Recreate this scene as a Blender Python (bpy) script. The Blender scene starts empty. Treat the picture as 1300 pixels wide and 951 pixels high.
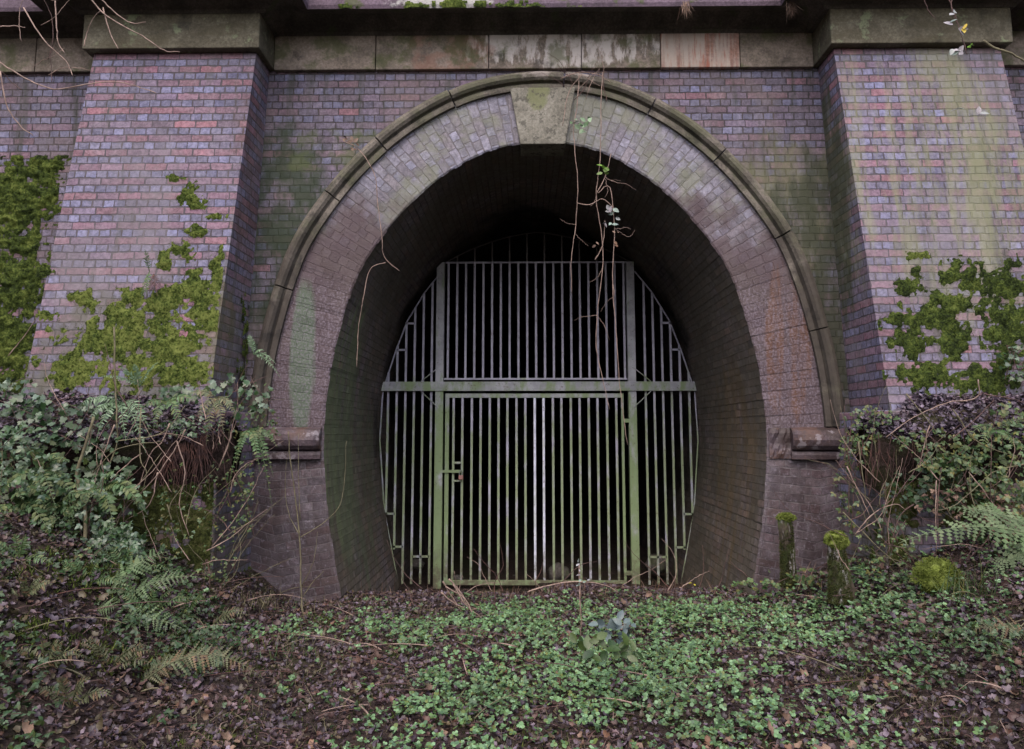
import bpy, math, random
import numpy as np
from mathutils import Vector, Matrix, noise as mn
random.seed(7); RNG = np.random.default_rng(7)
sc = bpy.context.scene
col = sc.collection
# ------------------------------------------------------------------ camera, sky, sun, exposure
F = 980.0; PITCH = math.radians(7); YAW = math.radians(.82); CAM = (-.23, -8.5, 1.7)
cd = bpy.data.cameras.new('camera'); cam = bpy.data.objects.new('camera', cd); col.objects.link(cam)
cam.location = CAM; cam.rotation_euler = (math.radians(90) + PITCH, 0, YAW)
cd.sensor_width = 36; cd.lens = 36 * F / 1300; cd.shift_y = -(475.5 - 430) / 1300
cd.clip_start = .05; cd.clip_end = 500
sc.camera = cam
w = bpy.data.worlds.new('World'); sc.world = w; w.use_nodes = True
nt = w.node_tree; bg = nt.nodes['Background']
sky = nt.nodes.new('ShaderNodeTexSky'); sky.sky_type = 'NISHITA'; sky.sun_disc = False
SUN_EL, SUN_ROT = math.radians(52), math.radians(188)
sky.sun_elevation = SUN_EL; sky.sun_rotation = SUN_ROT; sky.air_density = 1.0; sky.dust_density = 4.0; sky.ozone_density = .6
nt.links.new(sky.outputs[0], bg.inputs[0]); bg.inputs[1].default_value = .14
sd = bpy.data.lights.new('sun', 'SUN'); so = bpy.data.objects.new('sun', sd); col.objects.link(so)
sd.energy = 1.4; sd.angle = math.radians(105); sd.color = (1.0, .955, .975)
_d = Vector((math.sin(SUN_ROT) * math.cos(SUN_EL), math.cos(SUN_ROT) * math.cos(SUN_EL), math.sin(SUN_EL)))
so.rotation_euler = _d.to_track_quat('Z', 'Y').to_euler()
vs = sc.view_settings; vs.view_transform = 'Standard'; vs.look = 'None'; vs.exposure = 1.0; vs.gamma = 1.0; vs.use_curve_mapping = False
try:
    sc.cycles.max_bounces = 5; sc.cycles.diffuse_bounces = 3; sc.cycles.transparent_max_bounces = 4
except Exception: pass

# ------------------------------------------------------------------ measuring helpers
_f = Vector((-math.sin(YAW) * math.cos(PITCH), math.cos(YAW) * math.cos(PITCH), math.sin(PITCH)))
_r = Vector((math.cos(YAW), math.sin(YAW), 0)); _u = _r.cross(_f)
def at(px, py, Y):
    d = _f * F + _r * (px - 650) + _u * (430 - py)
    t = (Y - CAM[1]) / d.y
    return Vector((CAM[0] + d.x * t, Y, CAM[2] + d.z * t))
def pix(p):
    q = Vector(p) - Vector(CAM); k = q.dot(_f)
    return 650 + F * q.dot(_r) / k, 430 - F * q.dot(_u) / k
def S(r, g, b):
    def c(v):
        v /= 255.
        return v / 12.92 if v <= .04045 else ((v + .055) / 1.055) ** 2.4
    return (c(r), c(g), c(b), 1)

# ------------------------------------------------------------------ object helpers
def tag(o, label=None, cat=None, group=None, kind=None):
    if label: o['label'] = label
    if cat: o['category'] = cat
    if group: o['group'] = group
    if kind: o['kind'] = kind
    return o
def empty(name, loc=(0, 0, 0), label=None, cat=None, group=None, rz=0):
    o = bpy.data.objects.new(name, None); col.objects.link(o); o.location = loc; o.rotation_euler = (0, 0, rz)
    o.empty_display_size = .1
    return tag(o, label, cat, group)
class MB:
    def __init__(s): s.v = []; s.f = []; s.uv = []
    def poly(s, pts, uv=None):
        n = len(s.v); s.v += [tuple(p) for p in pts]; s.f.append(tuple(range(n, n + len(pts))))
        s.uv.append(uv if uv else [(0, 0)] * len(pts))
    def box(s, a, b, uvs=True):
        x0, y0, z0 = a; x1, y1, z1 = b
        P = lambda x, y, z: (x, y, z)
        s.poly([P(x0,y0,z0),P(x1,y0,z0),P(x1,y0,z1),P(x0,y0,z1)], [(x0,z0),(x1,z0),(x1,z1),(x0,z1)])
        s.poly([P(x1,y1,z0),P(x0,y1,z0),P(x0,y1,z1),P(x1,y1,z1)], [(x1,z0),(x0,z0),(x0,z1),(x1,z1)])
        s.poly([P(x0,y1,z0),P(x0,y0,z0),P(x0,y0,z1),P(x0,y1,z1)], [(y1,z0),(y0,z0),(y0,z1),(y1,z1)])
        s.poly([P(x1,y0,z0),P(x1,y1,z0),P(x1,y1,z1),P(x1,y0,z1)], [(y0,z0),(y1,z0),(y1,z1),(y0,z1)])
        s.poly([P(x0,y0,z1),P(x1,y0,z1),P(x1,y1,z1),P(x0,y1,z1)], [(x0,y0),(x1,y0),(x1,y1),(x0,y1)])
        s.poly([P(x0,y1,z0),P(x1,y1,z0),P(x1,y0,z0),P(x0,y0,z0)], [(x0,y1),(x1,y1),(x1,y0),(x0,y0)])
    def tube(s, pts, r, n=6, r2=None):
        pts = [Vector(p) for p in pts]; N = len(pts); base = len(s.v)
        for i, p in enumerate(pts):
            d = (pts[min(i + 1, N - 1)] - pts[max(i - 1, 0)])
            d = d.normalized() if d.length > 1e-9 else Vector((0, 0, 1))
            a = d.cross(Vector((.13, .91, .27))).normalized(); b = d.cross(a)
            rr = r + ((r2 if r2 is not None else r) - r) * i / max(1, N - 1)
            for k in range(n):
                t = 2 * math.pi * k / n
                s.v.append(tuple(p + a * (rr * math.cos(t)) + b * (rr * math.sin(t))))
        for i in range(N - 1):
            for k in range(n):
                s.f.append((base + i * n + k, base + i * n + (k + 1) % n, base + (i + 1) * n + (k + 1) % n, base + (i + 1) * n + k))
                s.uv.append([(0, 0)] * 4)
        s.f.append(tuple(base + k for k in reversed(range(n)))); s.uv.append([(0, 0)] * n)
        s.f.append(tuple(base + (N - 1) * n + k for k in range(n))); s.uv.append([(0, 0)] * n)
    def build(s, name, mat, parent=None, smooth=False, bevel=0, merge=False, **kw):
        me = bpy.data.meshes.new(name); me.from_pydata(s.v, [], s.f)
        ul = me.uv_layers.new(name='UVMap')
        flat = [c for f in s.uv for p in f for c in p]
        if len(flat) == 2 * len(me.loops): ul.data.foreach_set('uv', flat)
        me.materials.append(mat)
        if smooth: me.polygons.foreach_set('use_smooth', [True] * len(me.polygons))
        if merge:
            import bmesh
            bm = bmesh.new(); bm.from_mesh(me); bmesh.ops.remove_doubles(bm, verts=bm.verts, dist=1e-5); bm.to_mesh(me); bm.free()
        me.update()
        o = bpy.data.objects.new(name, me); col.objects.link(o)
        if parent:
            o.parent = parent
            o.matrix_parent_inverse = Matrix.Translation(-Vector(parent.location)) if parent.rotation_euler.z == 0 else parent.matrix_basis.inverted()
        if bevel:
            m = o.modifiers.new('bevel', 'BEVEL'); m.width = bevel; m.segments = 2; m.limit_method = 'ANGLE'; m.angle_limit = .6
        if kw: tag(o, **kw)
        return o

# ------------------------------------------------------------------ shader helpers
class NT:
    def __init__(s, name, rough=.85, spec=.3):
        s.m = bpy.data.materials.new(name); s.m.use_nodes = True; s.t = s.m.node_tree
        s.b = s.t.nodes['Principled BSDF']; s.b.inputs['Roughness'].default_value = rough
        s.b.inputs['Specular IOR Level'].default_value = spec
        s.geo = s.t.nodes.new('ShaderNodeNewGeometry'); s.P = s.geo.outputs['Position']
    def _in(s, sock, v):
        if hasattr(v, 'is_linked') or isinstance(v, bpy.types.NodeSocket): s.t.links.new(v, sock)
        else: sock.default_value = v
    def n(s, typ): return s.t.nodes.new(typ)
    def ma(s, op, a, b=0., c=0.):
        k = s.n('ShaderNodeMath'); k.operation = op
        for i, v in enumerate((a, b, c)): s._in(k.inputs[i], v)
        return k.outputs[0]
    def vm(s, op, a, b=(0, 0, 0)):
        k = s.n('ShaderNodeVectorMath'); k.operation = op; s._in(k.inputs[0], a); s._in(k.inputs[1], b)
        return k.outputs['Value'] if op in ('LENGTH', 'DISTANCE', 'DOT_PRODUCT') else k.outputs[0]
    def comb(s, x, y, z=0.):
        k = s.n('ShaderNodeCombineXYZ')
        for i, v in enumerate((x, y, z)): s._in(k.inputs[i], v)
        return k.outputs[0]
    def sep(s, v):
        k = s.n('ShaderNodeSeparateXYZ'); s._in(k.inputs[0], v); return k.outputs
    def mix(s, f, a, b, mode='MIX'):
        k = s.n('ShaderNodeMix'); k.data_type = 'RGBA'; k.blend_type = mode
        s._in(k.inputs[0], f); s._in(k.inputs[6], a); s._in(k.inputs[7], b); return k.outputs[2]
    def mr(s, v, a, b, c=0., d=1., smooth=True):
        k = s.n('ShaderNodeMapRange'); k.interpolation_type = 'SMOOTHSTEP' if smooth else 'LINEAR'
        for i, x in enumerate((v, a, b, c, d)): s._in(k.inputs[i], x)
        return k.outputs[0]
    def noise(s, scale=5., detail=4., rough=.6, vec=None, st=(1, 1, 1), off=(0, 0, 0)):
        v = vec or s.P
        if st != (1, 1, 1): v = s.vm('MULTIPLY', v, st)
        if off != (0, 0, 0): v = s.vm('ADD', v, off)
        k = s.n('ShaderNodeTexNoise'); s._in(k.inputs['Vector'], v)
        k.inputs['Scale'].default_value = scale; k.inputs['Detail'].default_value = detail; k.inputs['Roughness'].default_value = rough
        return k.outputs[0]
    def ramp(s, f, stops, const=False):
        k = s.n('ShaderNodeValToRGB'); s._in(k.inputs[0], f)
        if const: k.color_ramp.interpolation = 'CONSTANT'
        e = k.color_ramp.elements
        while len(e) < len(stops): e.new(.5)
        for i, (p, c) in enumerate(stops): e[i].position = p; e[i].color = c
        return k.outputs[0]
    def bump(s, h, strength=.5, dist=.01, prev=None):
        k = s.n('ShaderNodeBump'); k.inputs['Strength'].default_value = strength; k.inputs['Distance'].default_value = dist
        s._in(k.inputs['Height'], h)
        if prev: s._in(k.inputs['Normal'], prev)
        return k.outputs[0]
    def region(s, c, r, soft=.45):
        d = s.vm('SUBTRACT', s.P, c); d = s.vm('DIVIDE', d, r); return s.mr(s.vm('LENGTH', d), soft, 1.15, 1., 0.)
    def stain(s, base, color, strength=1., c=None, r=None, scale=1.5, st=(1, 1, 1), lo=.42, hi=.62, off=(0, 0, 0), detail=5):
        m = s.noise(scale, detail, .65, st=st, off=off)
        if c is not None:
            reg = s.region(c, r); m = s.ma('ADD', m, s.ma('MULTIPLY', s.ma('SUBTRACT', reg, 1.), .6))
        m = s.ma('MULTIPLY', s.mr(m, lo, hi), strength)
        return s.mix(m, base, color)
    def done(s, color, normal=None, rough=None):
        s._in(s.b.inputs['Base Color'], color)
        if normal: s._in(s.b.inputs['Normal'], normal)
        if rough is not None: s._in(s.b.inputs['Roughness'], rough)
        return s.m

def brick_mat(name, head, stret, mortar, stains, rough=.78, h=.0835, L=.235, mw=.0095, bstr=.9, fine=.25, spec=.3, lime=0.):
    t = NT(name, rough, spec)
    uvn = t.n('ShaderNodeUVMap').outputs[0]
    wob = t.noise(9., 2., .5); wob2 = t.noise(9., 2., .5, off=(7, 3, 1))
    u, v, _ = t.sep(uvn)
    u = t.ma('ADD', u, t.ma('MULTIPLY', t.ma('SUBTRACT', wob, .5), .02)); v = t.ma('ADD', v, t.ma('MULTIPLY', t.ma('SUBTRACT', wob2, .5), .02))
    vr = t.ma('DIVIDE', v, h); row = t.ma('FLOOR', vr); fv = t.ma('FRACT', vr)
    par = t.ma('FLOORED_MODULO', row, 2.)
    Le = t.ma('MULTIPLY', t.ma('SUBTRACT', 1., t.ma('MULTIPLY', par, .5)), L)
    wn = t.n('ShaderNodeTexWhiteNoise'); wn.noise_dimensions = '1D'; t._in(wn.inputs['W'], row)
    ur = t.ma('ADD', t.ma('DIVIDE', u, Le), t.ma('ADD', t.ma('MULTIPLY', par, .5), t.ma('MULTIPLY', wn.outputs[0], .16)))
    cl = t.ma('FLOOR', ur); fu = t.ma('FRACT', ur)
    du = t.ma('MULTIPLY', t.ma('MINIMUM', fu, t.ma('SUBTRACT', 1., fu)), Le)
    dv = t.ma('MULTIPLY', t.ma('MINIMUM', fv, t.ma('SUBTRACT', 1., fv)), h)
    en = t.ma('ADD', t.ma('MULTIPLY', t.ma('SUBTRACT', t.noise(60., 3., .6), .5), .012), t.mr(t.noise(7., 5., .7, off=(2, 9, 4)), .35, .62, -.005, .002))
    d = t.ma('ADD', t.ma('MINIMUM', du, dv), en)
    mask = t.mr(d, mw * .35, mw * .75)
    w2 = t.n('ShaderNodeTexWhiteNoise'); w2.noise_dimensions = '2D'; t._in(w2.inputs['Vector'], t.comb(cl, row))
    rnd = w2.outputs[0]
    w3 = t.sep(w2.outputs[1])
    hc = t.ramp(rnd, [(i / len(head), c) for i, c in enumerate(head)]); scol = t.ramp(rnd, [(i / len(stret), c) for i, c in enumerate(stret)])
    c = t.mix(par, scol, hc)
    c = t.mix(t.mr(w3[1], 0, 1, .05, .75, False), c, t.mix(.5, c, S(104, 98, 104)))
    c = t.mix(t.mr(t.noise(2.2, 8, .75, off=(1, 5, 2)), .42, .68, 0, .45), c, S(134, 126, 136))
    c = t.mix(t.mr(t.noise(1.7, 8, .75, off=(8, 5, 2)), .45, .7, 0, .55), c, t.mix(1., c, (.45, .43, .42, 1), 'MULTIPLY'))
    sp = t.noise(26., 6., .7)
    c = t.mix(t.mr(sp, .3, .75), t.mix(1., c, (.52, .52, .52, 1), 'MULTIPLY'), t.mix(1., c, (1.18, 1.16, 1.14, 1), 'MULTIPLY'))
    c = t.mix(t.mr(t.noise(70., 3., .7), .58, .75, 0., .4), c, S(150, 146, 150))
    c = t.mix(1., c, (.97, .99, 1.05, 1), 'MULTIPLY')
    c = t.mix(mask, t.mix(lime, mortar, S(150, 145, 150)), c)
    for a in stains: c = t.stain(c, *a[0], **a[1])
    hh = t.ma('ADD', t.ma('MULTIPLY', mask, 1.), t.ma('MULTIPLY', t.noise(45., 5., .7), fine * 2))
    hh = t.ma('ADD', hh, t.ma('MULTIPLY', rnd, .35))
    nb = t.bump(hh, bstr, .008)
    tilt = t.comb(t.ma('SUBTRACT', w3[0], .5), t.ma('SUBTRACT', w3[1], .5), t.ma('SUBTRACT', w3[2], .5))
    nb = t.vm('NORMALIZE', t.vm('ADD', nb, t.vm('MULTIPLY', tilt, (.16, .16, .16))))
    return t.done(c, nb, t.mr(t.noise(12., 4., .6), .3, .7, rough - .15, rough + .12, False))

GREEN = S(74, 82, 52); OLIVE = S(112, 112, 62); DGREEN = S(44, 54, 38); BROWN = S(88, 62, 50); PALE = S(150, 148, 138); DARK = S(36, 34, 34)
blue = [S(112,110,134), S(98,98,120), S(126,126,158), S(92,88,104), S(118,108,128)]
red = [S(134,100,112), S(112,98,110), S(140,100,108), S(122,108,128), S(124,96,104), S(104,94,110)]
M_wall = brick_mat('wall_brick', blue, red, S(62, 56, 60), [
    ((S(104,94,92), .55), dict(scale=1.1, lo=.45, hi=.65)),
    ((S(58,60,52), .7), dict(scale=1.6, st=(3, 1, .35), lo=.5, hi=.66, off=(1, 0, 0), detail=9)),
    ((S(92,92,68), .75), dict(c=(2.7, 0, 4.2), r=(1.1, 1, 1.4), scale=2.4, st=(1.6, 1, .7), lo=.36, hi=.6)),
    ((S(84,88,66), .7), dict(c=(0, 0, 3.6), r=(4, 1, 2.2), scale=2.2, st=(2.4, 1, .45), lo=.44, hi=.62, off=(6, 0, 0), detail=8)),
    ((DGREEN, .9), dict(c=(-2.95, 0, 3.9), r=(.95, 1, 1.9), scale=3., st=(1, 1, .8), lo=.3, hi=.55)),
    ((GREEN, .7), dict(c=(-2.3, 0, 4.9), r=(1.1, 1, .5), scale=3., lo=.42, hi=.62)),
    ((S(50,54,40), .9), dict(c=(3.1, 0, 3.3), r=(.9, 1, 2.4), scale=2.5, st=(1.5, 1, .5), lo=.28, hi=.55)),
    ((S(62,54,50), .55), dict(c=(0, 0, .8), r=(9, 1, 2.), scale=1.6, lo=.36, hi=.6))])
M_pier = brick_mat('buttress_brick', [S(122,120,146), S(106,104,130), S(138,138,172), S(114,108,130)], [S(150,104,120), S(120,104,120), S(156,106,114), S(132,116,138), S(138,100,110)], S(74, 68, 74), [
    ((S(116,110,114), .5), dict(scale=1.0, lo=.45, hi=.65)),
    ((S(76,76,68), .65), dict(scale=1.3, st=(3, 2, .3), lo=.5, hi=.66, off=(1, 0, 0), detail=9)),
    ((S(130,132,100), .5), dict(c=(4.1, -.6, 4.5), r=(1.9, 3, 2.6), scale=2.0, st=(2.8, 1, .4), lo=.43, hi=.6, detail=9)),
    ((S(112,114,90), .45), dict(c=(4.4, -.6, 3.9), r=(1.5, 3, 2.4), scale=5., st=(2, 1, .5), lo=.44, hi=.6, detail=8, off=(4,0,0))),
    ((S(62,66,46), .85), dict(c=(3.2, -.15, 3.9), r=(.16, .6, 2.4), scale=2.5, st=(1, 2, .6), lo=.25, hi=.5)),
    ((S(84,64,58), .55), dict(c=(-3.25, -.3, 4.4), r=(.25, .5, 1.8), scale=2.5, lo=.3, hi=.6)),
    ((S(96,90,62), .5), dict(c=(-3.35, -.7, 2.7), r=(.3, .5, .9), scale=3., lo=.3, hi=.55)),
    ((S(86,84,74), .7), dict(c=(-4.3, -.9, 2.4), r=(1.3, 1, 1.2), scale=2., lo=.35, hi=.6)),
    ((S(80,76,60), .6), dict(c=(0, -1, .6), r=(9, 3, 1.7), scale=1.6, lo=.3, hi=.55))])
M_ring = brick_mat('arch_brick', [S(140,138,148), S(126,124,138), S(152,150,170), S(120,116,122)], [S(132,128,140), S(146,142,156), S(120,114,126), S(138,130,136)], S(96, 90, 96), [
    ((S(108,110,92), .7), dict(scale=1.6, lo=.46, hi=.62, off=(3, 0, 0))),
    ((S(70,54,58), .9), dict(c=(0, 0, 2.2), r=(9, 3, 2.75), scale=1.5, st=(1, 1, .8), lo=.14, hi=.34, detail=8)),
    ((S(88,58,42), .85), dict(c=(2.68, 0, 2.7), r=(.42, 3, 1.5), scale=2.2, st=(3, 1, .35), lo=.4, hi=.58)),
    ((S(76,92,74), .8), dict(c=(-2.66, 0, 2.5), r=(.2, 3, 1.3), scale=2., st=(3, 1, .3), lo=.22, hi=.5, detail=8)),
    ((S(136,126,140), .38), dict(c=(0, 0, 2.2), r=(9, 3, 2.2), scale=40., lo=.44, hi=.62, detail=8))], h=.088, L=.22, mw=.008, bstr=.8, fine=.7, rough=.6, spec=.4)
M_jamb = brick_mat('jamb_brick', [S(80,62,64), S(68,56,60), S(90,68,70)], [S(78,60,60), S(88,66,64), S(70,55,58)], S(70, 60, 64), [
    ((S(104,76,52), .8), dict(c=(2.65, 0, 2.6), r=(.5, 3, 1.4), scale=2.2, st=(3, 1, .35), lo=.42, hi=.6)),
    ((S(78,96,76), .85), dict(c=(-2.66, 0, 2.45), r=(.2, 3, 1.3), scale=2., st=(3, 1, .3), lo=.22, hi=.45)),
    ((S(56,44,44), .55), dict(c=(0, 0, .4), r=(9, 3, 1.5), scale=2., st=(2, 1, .6), lo=.36, hi=.6)),
    ((S(132,124,136), .4), dict(scale=22., lo=.56, hi=.66, detail=8))], rough=.5, h=.088, L=.22, mw=.007, bstr=.7, fine=.5, spec=.5, lime=.2)
M_line = brick_mat('lining_brick', [S(124,112,106), S(110,100,98), S(132,118,110)], [S(126,108,100), S(114,100,96), S(134,110,98)], S(66, 58, 58), [
    ((S(84,78,66), .75), dict(scale=1.6, st=(1, 1, .4), lo=.35, hi=.55, detail=8)),
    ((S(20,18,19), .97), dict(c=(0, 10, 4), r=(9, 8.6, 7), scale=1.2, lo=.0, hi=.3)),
    ((S(96,106,78), .8), dict(c=(-2.4, .6, 1.8), r=(1.2, 1.3, 2.4), scale=2.2, st=(1, 4, .4), lo=.34, hi=.55)),
    ((S(84,90,72), .8), dict(c=(-2.4, 1.5, 1.2), r=(1.2, 2., 2.2), scale=2., st=(1, 3, .4), lo=.36, hi=.6)),
    ((S(96,80,56), .6), dict(c=(2.4, 1.2, 1.2), r=(1.2, 1.6, 2.4), scale=2., st=(1, 3, .4), lo=.4, hi=.6))], rough=.7, mw=.0085, bstr=.7)

def stone_mat(name, base, base2, stains, rough=.85, bs=.6):
    t = NT(name, rough)
    c = t.mix(t.mr(t.noise(3.2, 6, .65), .35, .65), base, base2)
    c = t.mix(t.mr(t.noise(40., 5, .7), .35, .7), t.mix(1., c, (.6, .6, .6, 1), 'MULTIPLY'), c)
    for a in stains: c = t.stain(c, *a[0], **a[1])
    h = t.ma('ADD', t.noise(9., 6, .6), t.ma('MULTIPLY', t.noise(60., 4, .7), .4))
    return t.done(c, t.bump(h, bs, .02))
M_stone = stone_mat('sandstone', S(104,96,88), S(78,74,66), [((S(70,76,48), .7), dict(scale=2.2, lo=.5, hi=.62)), ((S(142,134,128), .7), dict(scale=3., st=(1,1,2), lo=.55, hi=.62, off=(5,0,0))), ((DARK, .6), dict(scale=4., lo=.56, hi=.7, off=(9,2,0)))])
M_frieze = stone_mat('weathered_sandstone', S(150,136,126), S(112,102,92), [((S(186,178,174), .85), dict(c=(.2, 0, 6.12), r=(1.8, 1, .4), scale=4., st=(2.2,1,.7), lo=.4, hi=.52)), ((S(136,98,84), .5), dict(c=(-1.1, 0, 6.1), r=(.8, 1, .5), scale=3., lo=.4, hi=.55)), ((S(72,78,46), .7), dict(scale=2.6, lo=.48, hi=.62, off=(3,0,0))), ((DARK, .6), dict(scale=3., lo=.56, hi=.7, off=(9,2,0)))])
M_pink = stone_mat('pink_sandstone', S(164,136,128), S(156,118,104), [((S(170,160,150), .8), dict(scale=2., st=(4,1,.3), lo=.45, hi=.6)), ((S(150,92,76), .8), dict(scale=2.4, st=(4,1,.4), lo=.54, hi=.62, off=(2,0,0)))])
M_cap = stone_mat('lichened_capstone', S(122,116,100), S(96,90,76), [((S(124,132,104), .8), dict(scale=5., lo=.58, hi=.66)), ((S(76,70,54), .6), dict(scale=1.5, st=(1,1,3), lo=.45, hi=.6)), ((DARK, .5), dict(scale=3., lo=.56, hi=.7, off=(9,2,0)))])
M_cornice = stone_mat('cornice_stone', S(104,98,92), S(78,74,70), [((S(70,80,54), .6), dict(scale=4., lo=.55, hi=.66))])
M_fascia = stone_mat('fascia_stone', S(120,102,118), S(98,84,96), [((S(168,166,164), .85), dict(c=(-1.2, -.5, 6.42), r=(.9, 1, .12), scale=5., lo=.35, hi=.5)), ((S(70,80,40), .7), dict(scale=4., lo=.58, hi=.66, off=(4,1,0)))])
M_key = stone_mat('keystone_stone', S(142,138,128), S(120,116,106), [((S(104,108,72), .7), dict(c=(-.05, 0, 5.55), r=(.2, 1, .3), scale=4., lo=.3, hi=.5)), ((S(74,72,66), .8), dict(scale=16., lo=.54, hi=.62))])
M_hood = stone_mat('hood_stone', S(126,118,110), S(94,88,80), [((S(84,86,64), .55), dict(scale=2.6, lo=.48, hi=.62)), ((S(62,56,52), .85), dict(c=(0,0,2.4), r=(9,2,2.6), scale=2., lo=.28, hi=.5)), ((DARK, .6), dict(scale=5., lo=.54, hi=.66, off=(9,2,0))), ((S(150,140,136), .7), dict(c=(.1,0,5.9), r=(1.2,1,.3), scale=5., lo=.4, hi=.56))])
M_imp = stone_mat('impost_stone', S(96,84,92), S(70,58,58), [((S(84,62,52), .7), dict(scale=4., lo=.48, hi=.6)), ((S(140,134,142), .6), dict(scale=8., lo=.56, hi=.64))], .5)

def earth_mat():
    t = NT('earth', .95, .1)
    c = t.mix(t.mr(t.noise(2.5, 8, .65), .35, .65), S(38, 32, 30), S(58, 48, 44))
    c = t.mix(t.mr(t.noise(30., 6, .75), .4, .7), c, S(76, 64, 62))
    c = t.stain(c, S(50, 54, 32), .6, scale=1.2, lo=.5, hi=.62)
    return t.done(c, t.bump(t.ma('ADD', t.noise(12., 8, .7), t.ma('MULTIPLY', t.noise(60., 4, .7), .4)), .9, .04))
M_earth = earth_mat()
def leafmat(name, cols, rough=.55, trans=.0, spec=.3, vein=False):
    t = NT(name, rough, spec)
    r = t.geo.outputs['Random Per Island']
    c = t.ramp(r, [(i / len(cols), k) for i, k in enumerate(cols)])
    c = t.mix(t.mr(t.noise(60., 3, .6), .35, .7, 0, .5), c, t.mix(1., c, (.55, .55, .5, 1), 'MULTIPLY'))
    c = t.mix(t.mr(t.noise(1.5, 4, .7, off=(3, 1, 0)), .42, .62, 0, .55), c, t.mix(1., c, (.5, .48, .5, 1), 'MULTIPLY'))
    if 'litter' in name or 'dead' in name: c = t.mix(t.mr(t.noise(2.6, 4, .7, off=(9, 1, 0)), .5, .66, 0, .5), c, t.mix(1., c, (1.25, .95, .7, 1), 'MULTIPLY'))
    return t.done(c, t.bump(t.noise(120., 2, .5), .3, .004))
def mossmat(name, cols):
    t = NT(name, .95, .08)
    r = t.ma('ADD', t.ma('MULTIPLY', t.geo.outputs['Random Per Island'], .4), t.ma('ADD', t.mr(t.noise(5., 6, .75), .3, .7, -.1, .4), t.mr(t.noise(45., 5, .8), .35, .65, -.1, .35)))
    c = t.ramp(r, [(i / len(cols), k) for i, k in enumerate(cols)])
    return t.done(c, t.bump(t.noise(90., 4, .7), 1., .012))
M_moss = mossmat('moss_green', [S(22,28,16), S(38,46,26), S(56,68,32), S(78,90,42), S(102,110,58)])
M_mossdark = mossmat('moss_dark', [S(28,30,20), S(42,46,28), S(58,64,34), S(74,80,44), S(84,80,56)])
M_mossbright = mossmat('moss_bright', [S(60,70,32), S(84,96,40), S(108,120,54), S(128,138,76)])
M_sax = leafmat('ground_cover_leaf', [S(82,112,72), S(106,140,98), S(66,94,56), S(124,156,118), S(90,118,70), S(52,78,44), S(96,106,54), S(74,100,74)], .5)
M_litter = leafmat('leaf_litter', [S(78,66,78), S(50,42,50), S(92,80,94), S(60,48,50), S(120,106,120), S(78,60,54), S(46,38,46), S(98,74,66), S(64,54,64), S(86,78,60)], .5, spec=.4)
M_litterled = leafmat('ledge_litter', [S(84,72,90), S(58,48,58), S(104,92,112), S(70,56,60), S(120,108,126), S(50,42,50)], .5, spec=.4)
M_fern = leafmat('fern_green', [S(66,92,56), S(88,114,76), S(52,78,44), S(100,110,70)], .5)
M_fernpale = leafmat('fern_pale', [S(108,136,104), S(130,152,124), S(92,118,84)], .5)
M_fernold = leafmat('fern_olive', [S(96,104,76), S(80,88,62), S(112,110,84), S(74,78,54), S(106,88,66)], .65)
M_fernbig = leafmat('fern_grey_green', [S(92,112,76), S(78,98,64), S(108,122,90), S(70,88,56)], .6)
M_ivy = leafmat('ivy_leaf', [S(40,66,38), S(54,82,48), S(76,100,72), S(34,54,32), S(92,114,96), S(70,88,52), S(48,70,40)], .35, spec=.5)
M_bramble = leafmat('bramble_leaf', [S(78,104,68), S(62,88,48), S(94,106,62), S(78,100,78), S(112,106,58), S(52,72,40)], .45)
M_dead = leafmat('dead_leaf', [S(108,84,70), S(84,64,56), S(124,102,88)], .6)
def twigmat(name, a, b):
    t = NT(name, .8); c = t.mix(t.mr(t.noise(14., 4, .6), .35, .65), a, b); return t.done(c, t.bump(t.noise(90., 3, .6), .5, .004))
M_twig = twigmat('pale_twig', S(150,128,118), S(112,94,86))
M_twigd = twigmat('dark_twig', S(92,70,66), S(68,54,52))
M_stem = twigmat('green_stem', S(110,104,82), S(84,78,62))
M_root = twigmat('root', S(88,62,56), S(60,44,44))
M_bark = twigmat('bark', S(100,84,76), S(66,56,52))
M_rock = stone_mat('rock', S(110,104,100), S(84,78,76), [((S(70,78,48), .6), dict(scale=6., lo=.5, hi=.6))])
M_wood = stone_mat('rotten_wood', S(86,76,66), S(58,50,42), [((S(58,70,34), .85), dict(scale=5., lo=.46, hi=.58)), ((S(140,136,136), .8), dict(scale=6., st=(3,3,.6), lo=.54, hi=.6))])
def steel(name, base, green, gs, lo, hi):
    t = NT(name, .5, .4)
    c = t.mix(t.mr(t.noise(5., 5, .6), .35, .65), base, t.mix(1., base, (.7, .7, .72, 1), 'MULTIPLY'))
    z = t.sep(t.P)[2]
    g = t.ma('ADD', t.noise(3., 5, .65, st=(2, 2, .8)), t.mr(z, 3.4, 1.2, -.18, .12))
    c = t.mix(t.ma('MULTIPLY', t.mr(g, lo, hi), gs), c, green)
    c = t.mix(t.mr(t.noise(22., 6, .75), .56, .68, 0, .8), c, S(84, 64, 52))
    c = t.mix(t.ma('MULTIPLY', t.mr(z, .2, -.45), t.mr(t.noise(8., 5, .7), .35, .6)), c, S(92, 88, 70))
    return t.done(c, t.bump(t.noise(60., 4, .6), .3, .004))
M_steel = steel('algae_steel', S(178,176,194), S(128,144,98), .85, .44, .66)
M_steelg = steel('green_algae_steel', S(170,170,178), S(120,140,92), .9, .34, .6)
M_steelb = steel('bright_steel', S(228,230,248), S(170,180,160), .5, .55, .7)
M_steelshade = steel('shaded_steel', S(72,66,68), S(70,62,48), .6, .4, .6)  # darker steel copy: shade under the tunnel crown put into its colour
M_brass = NT('brass', .4, .6).done(S(150, 104, 96))
M_sleeve = NT('grey_steel', .4, .5).done(S(120, 122, 124))

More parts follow.
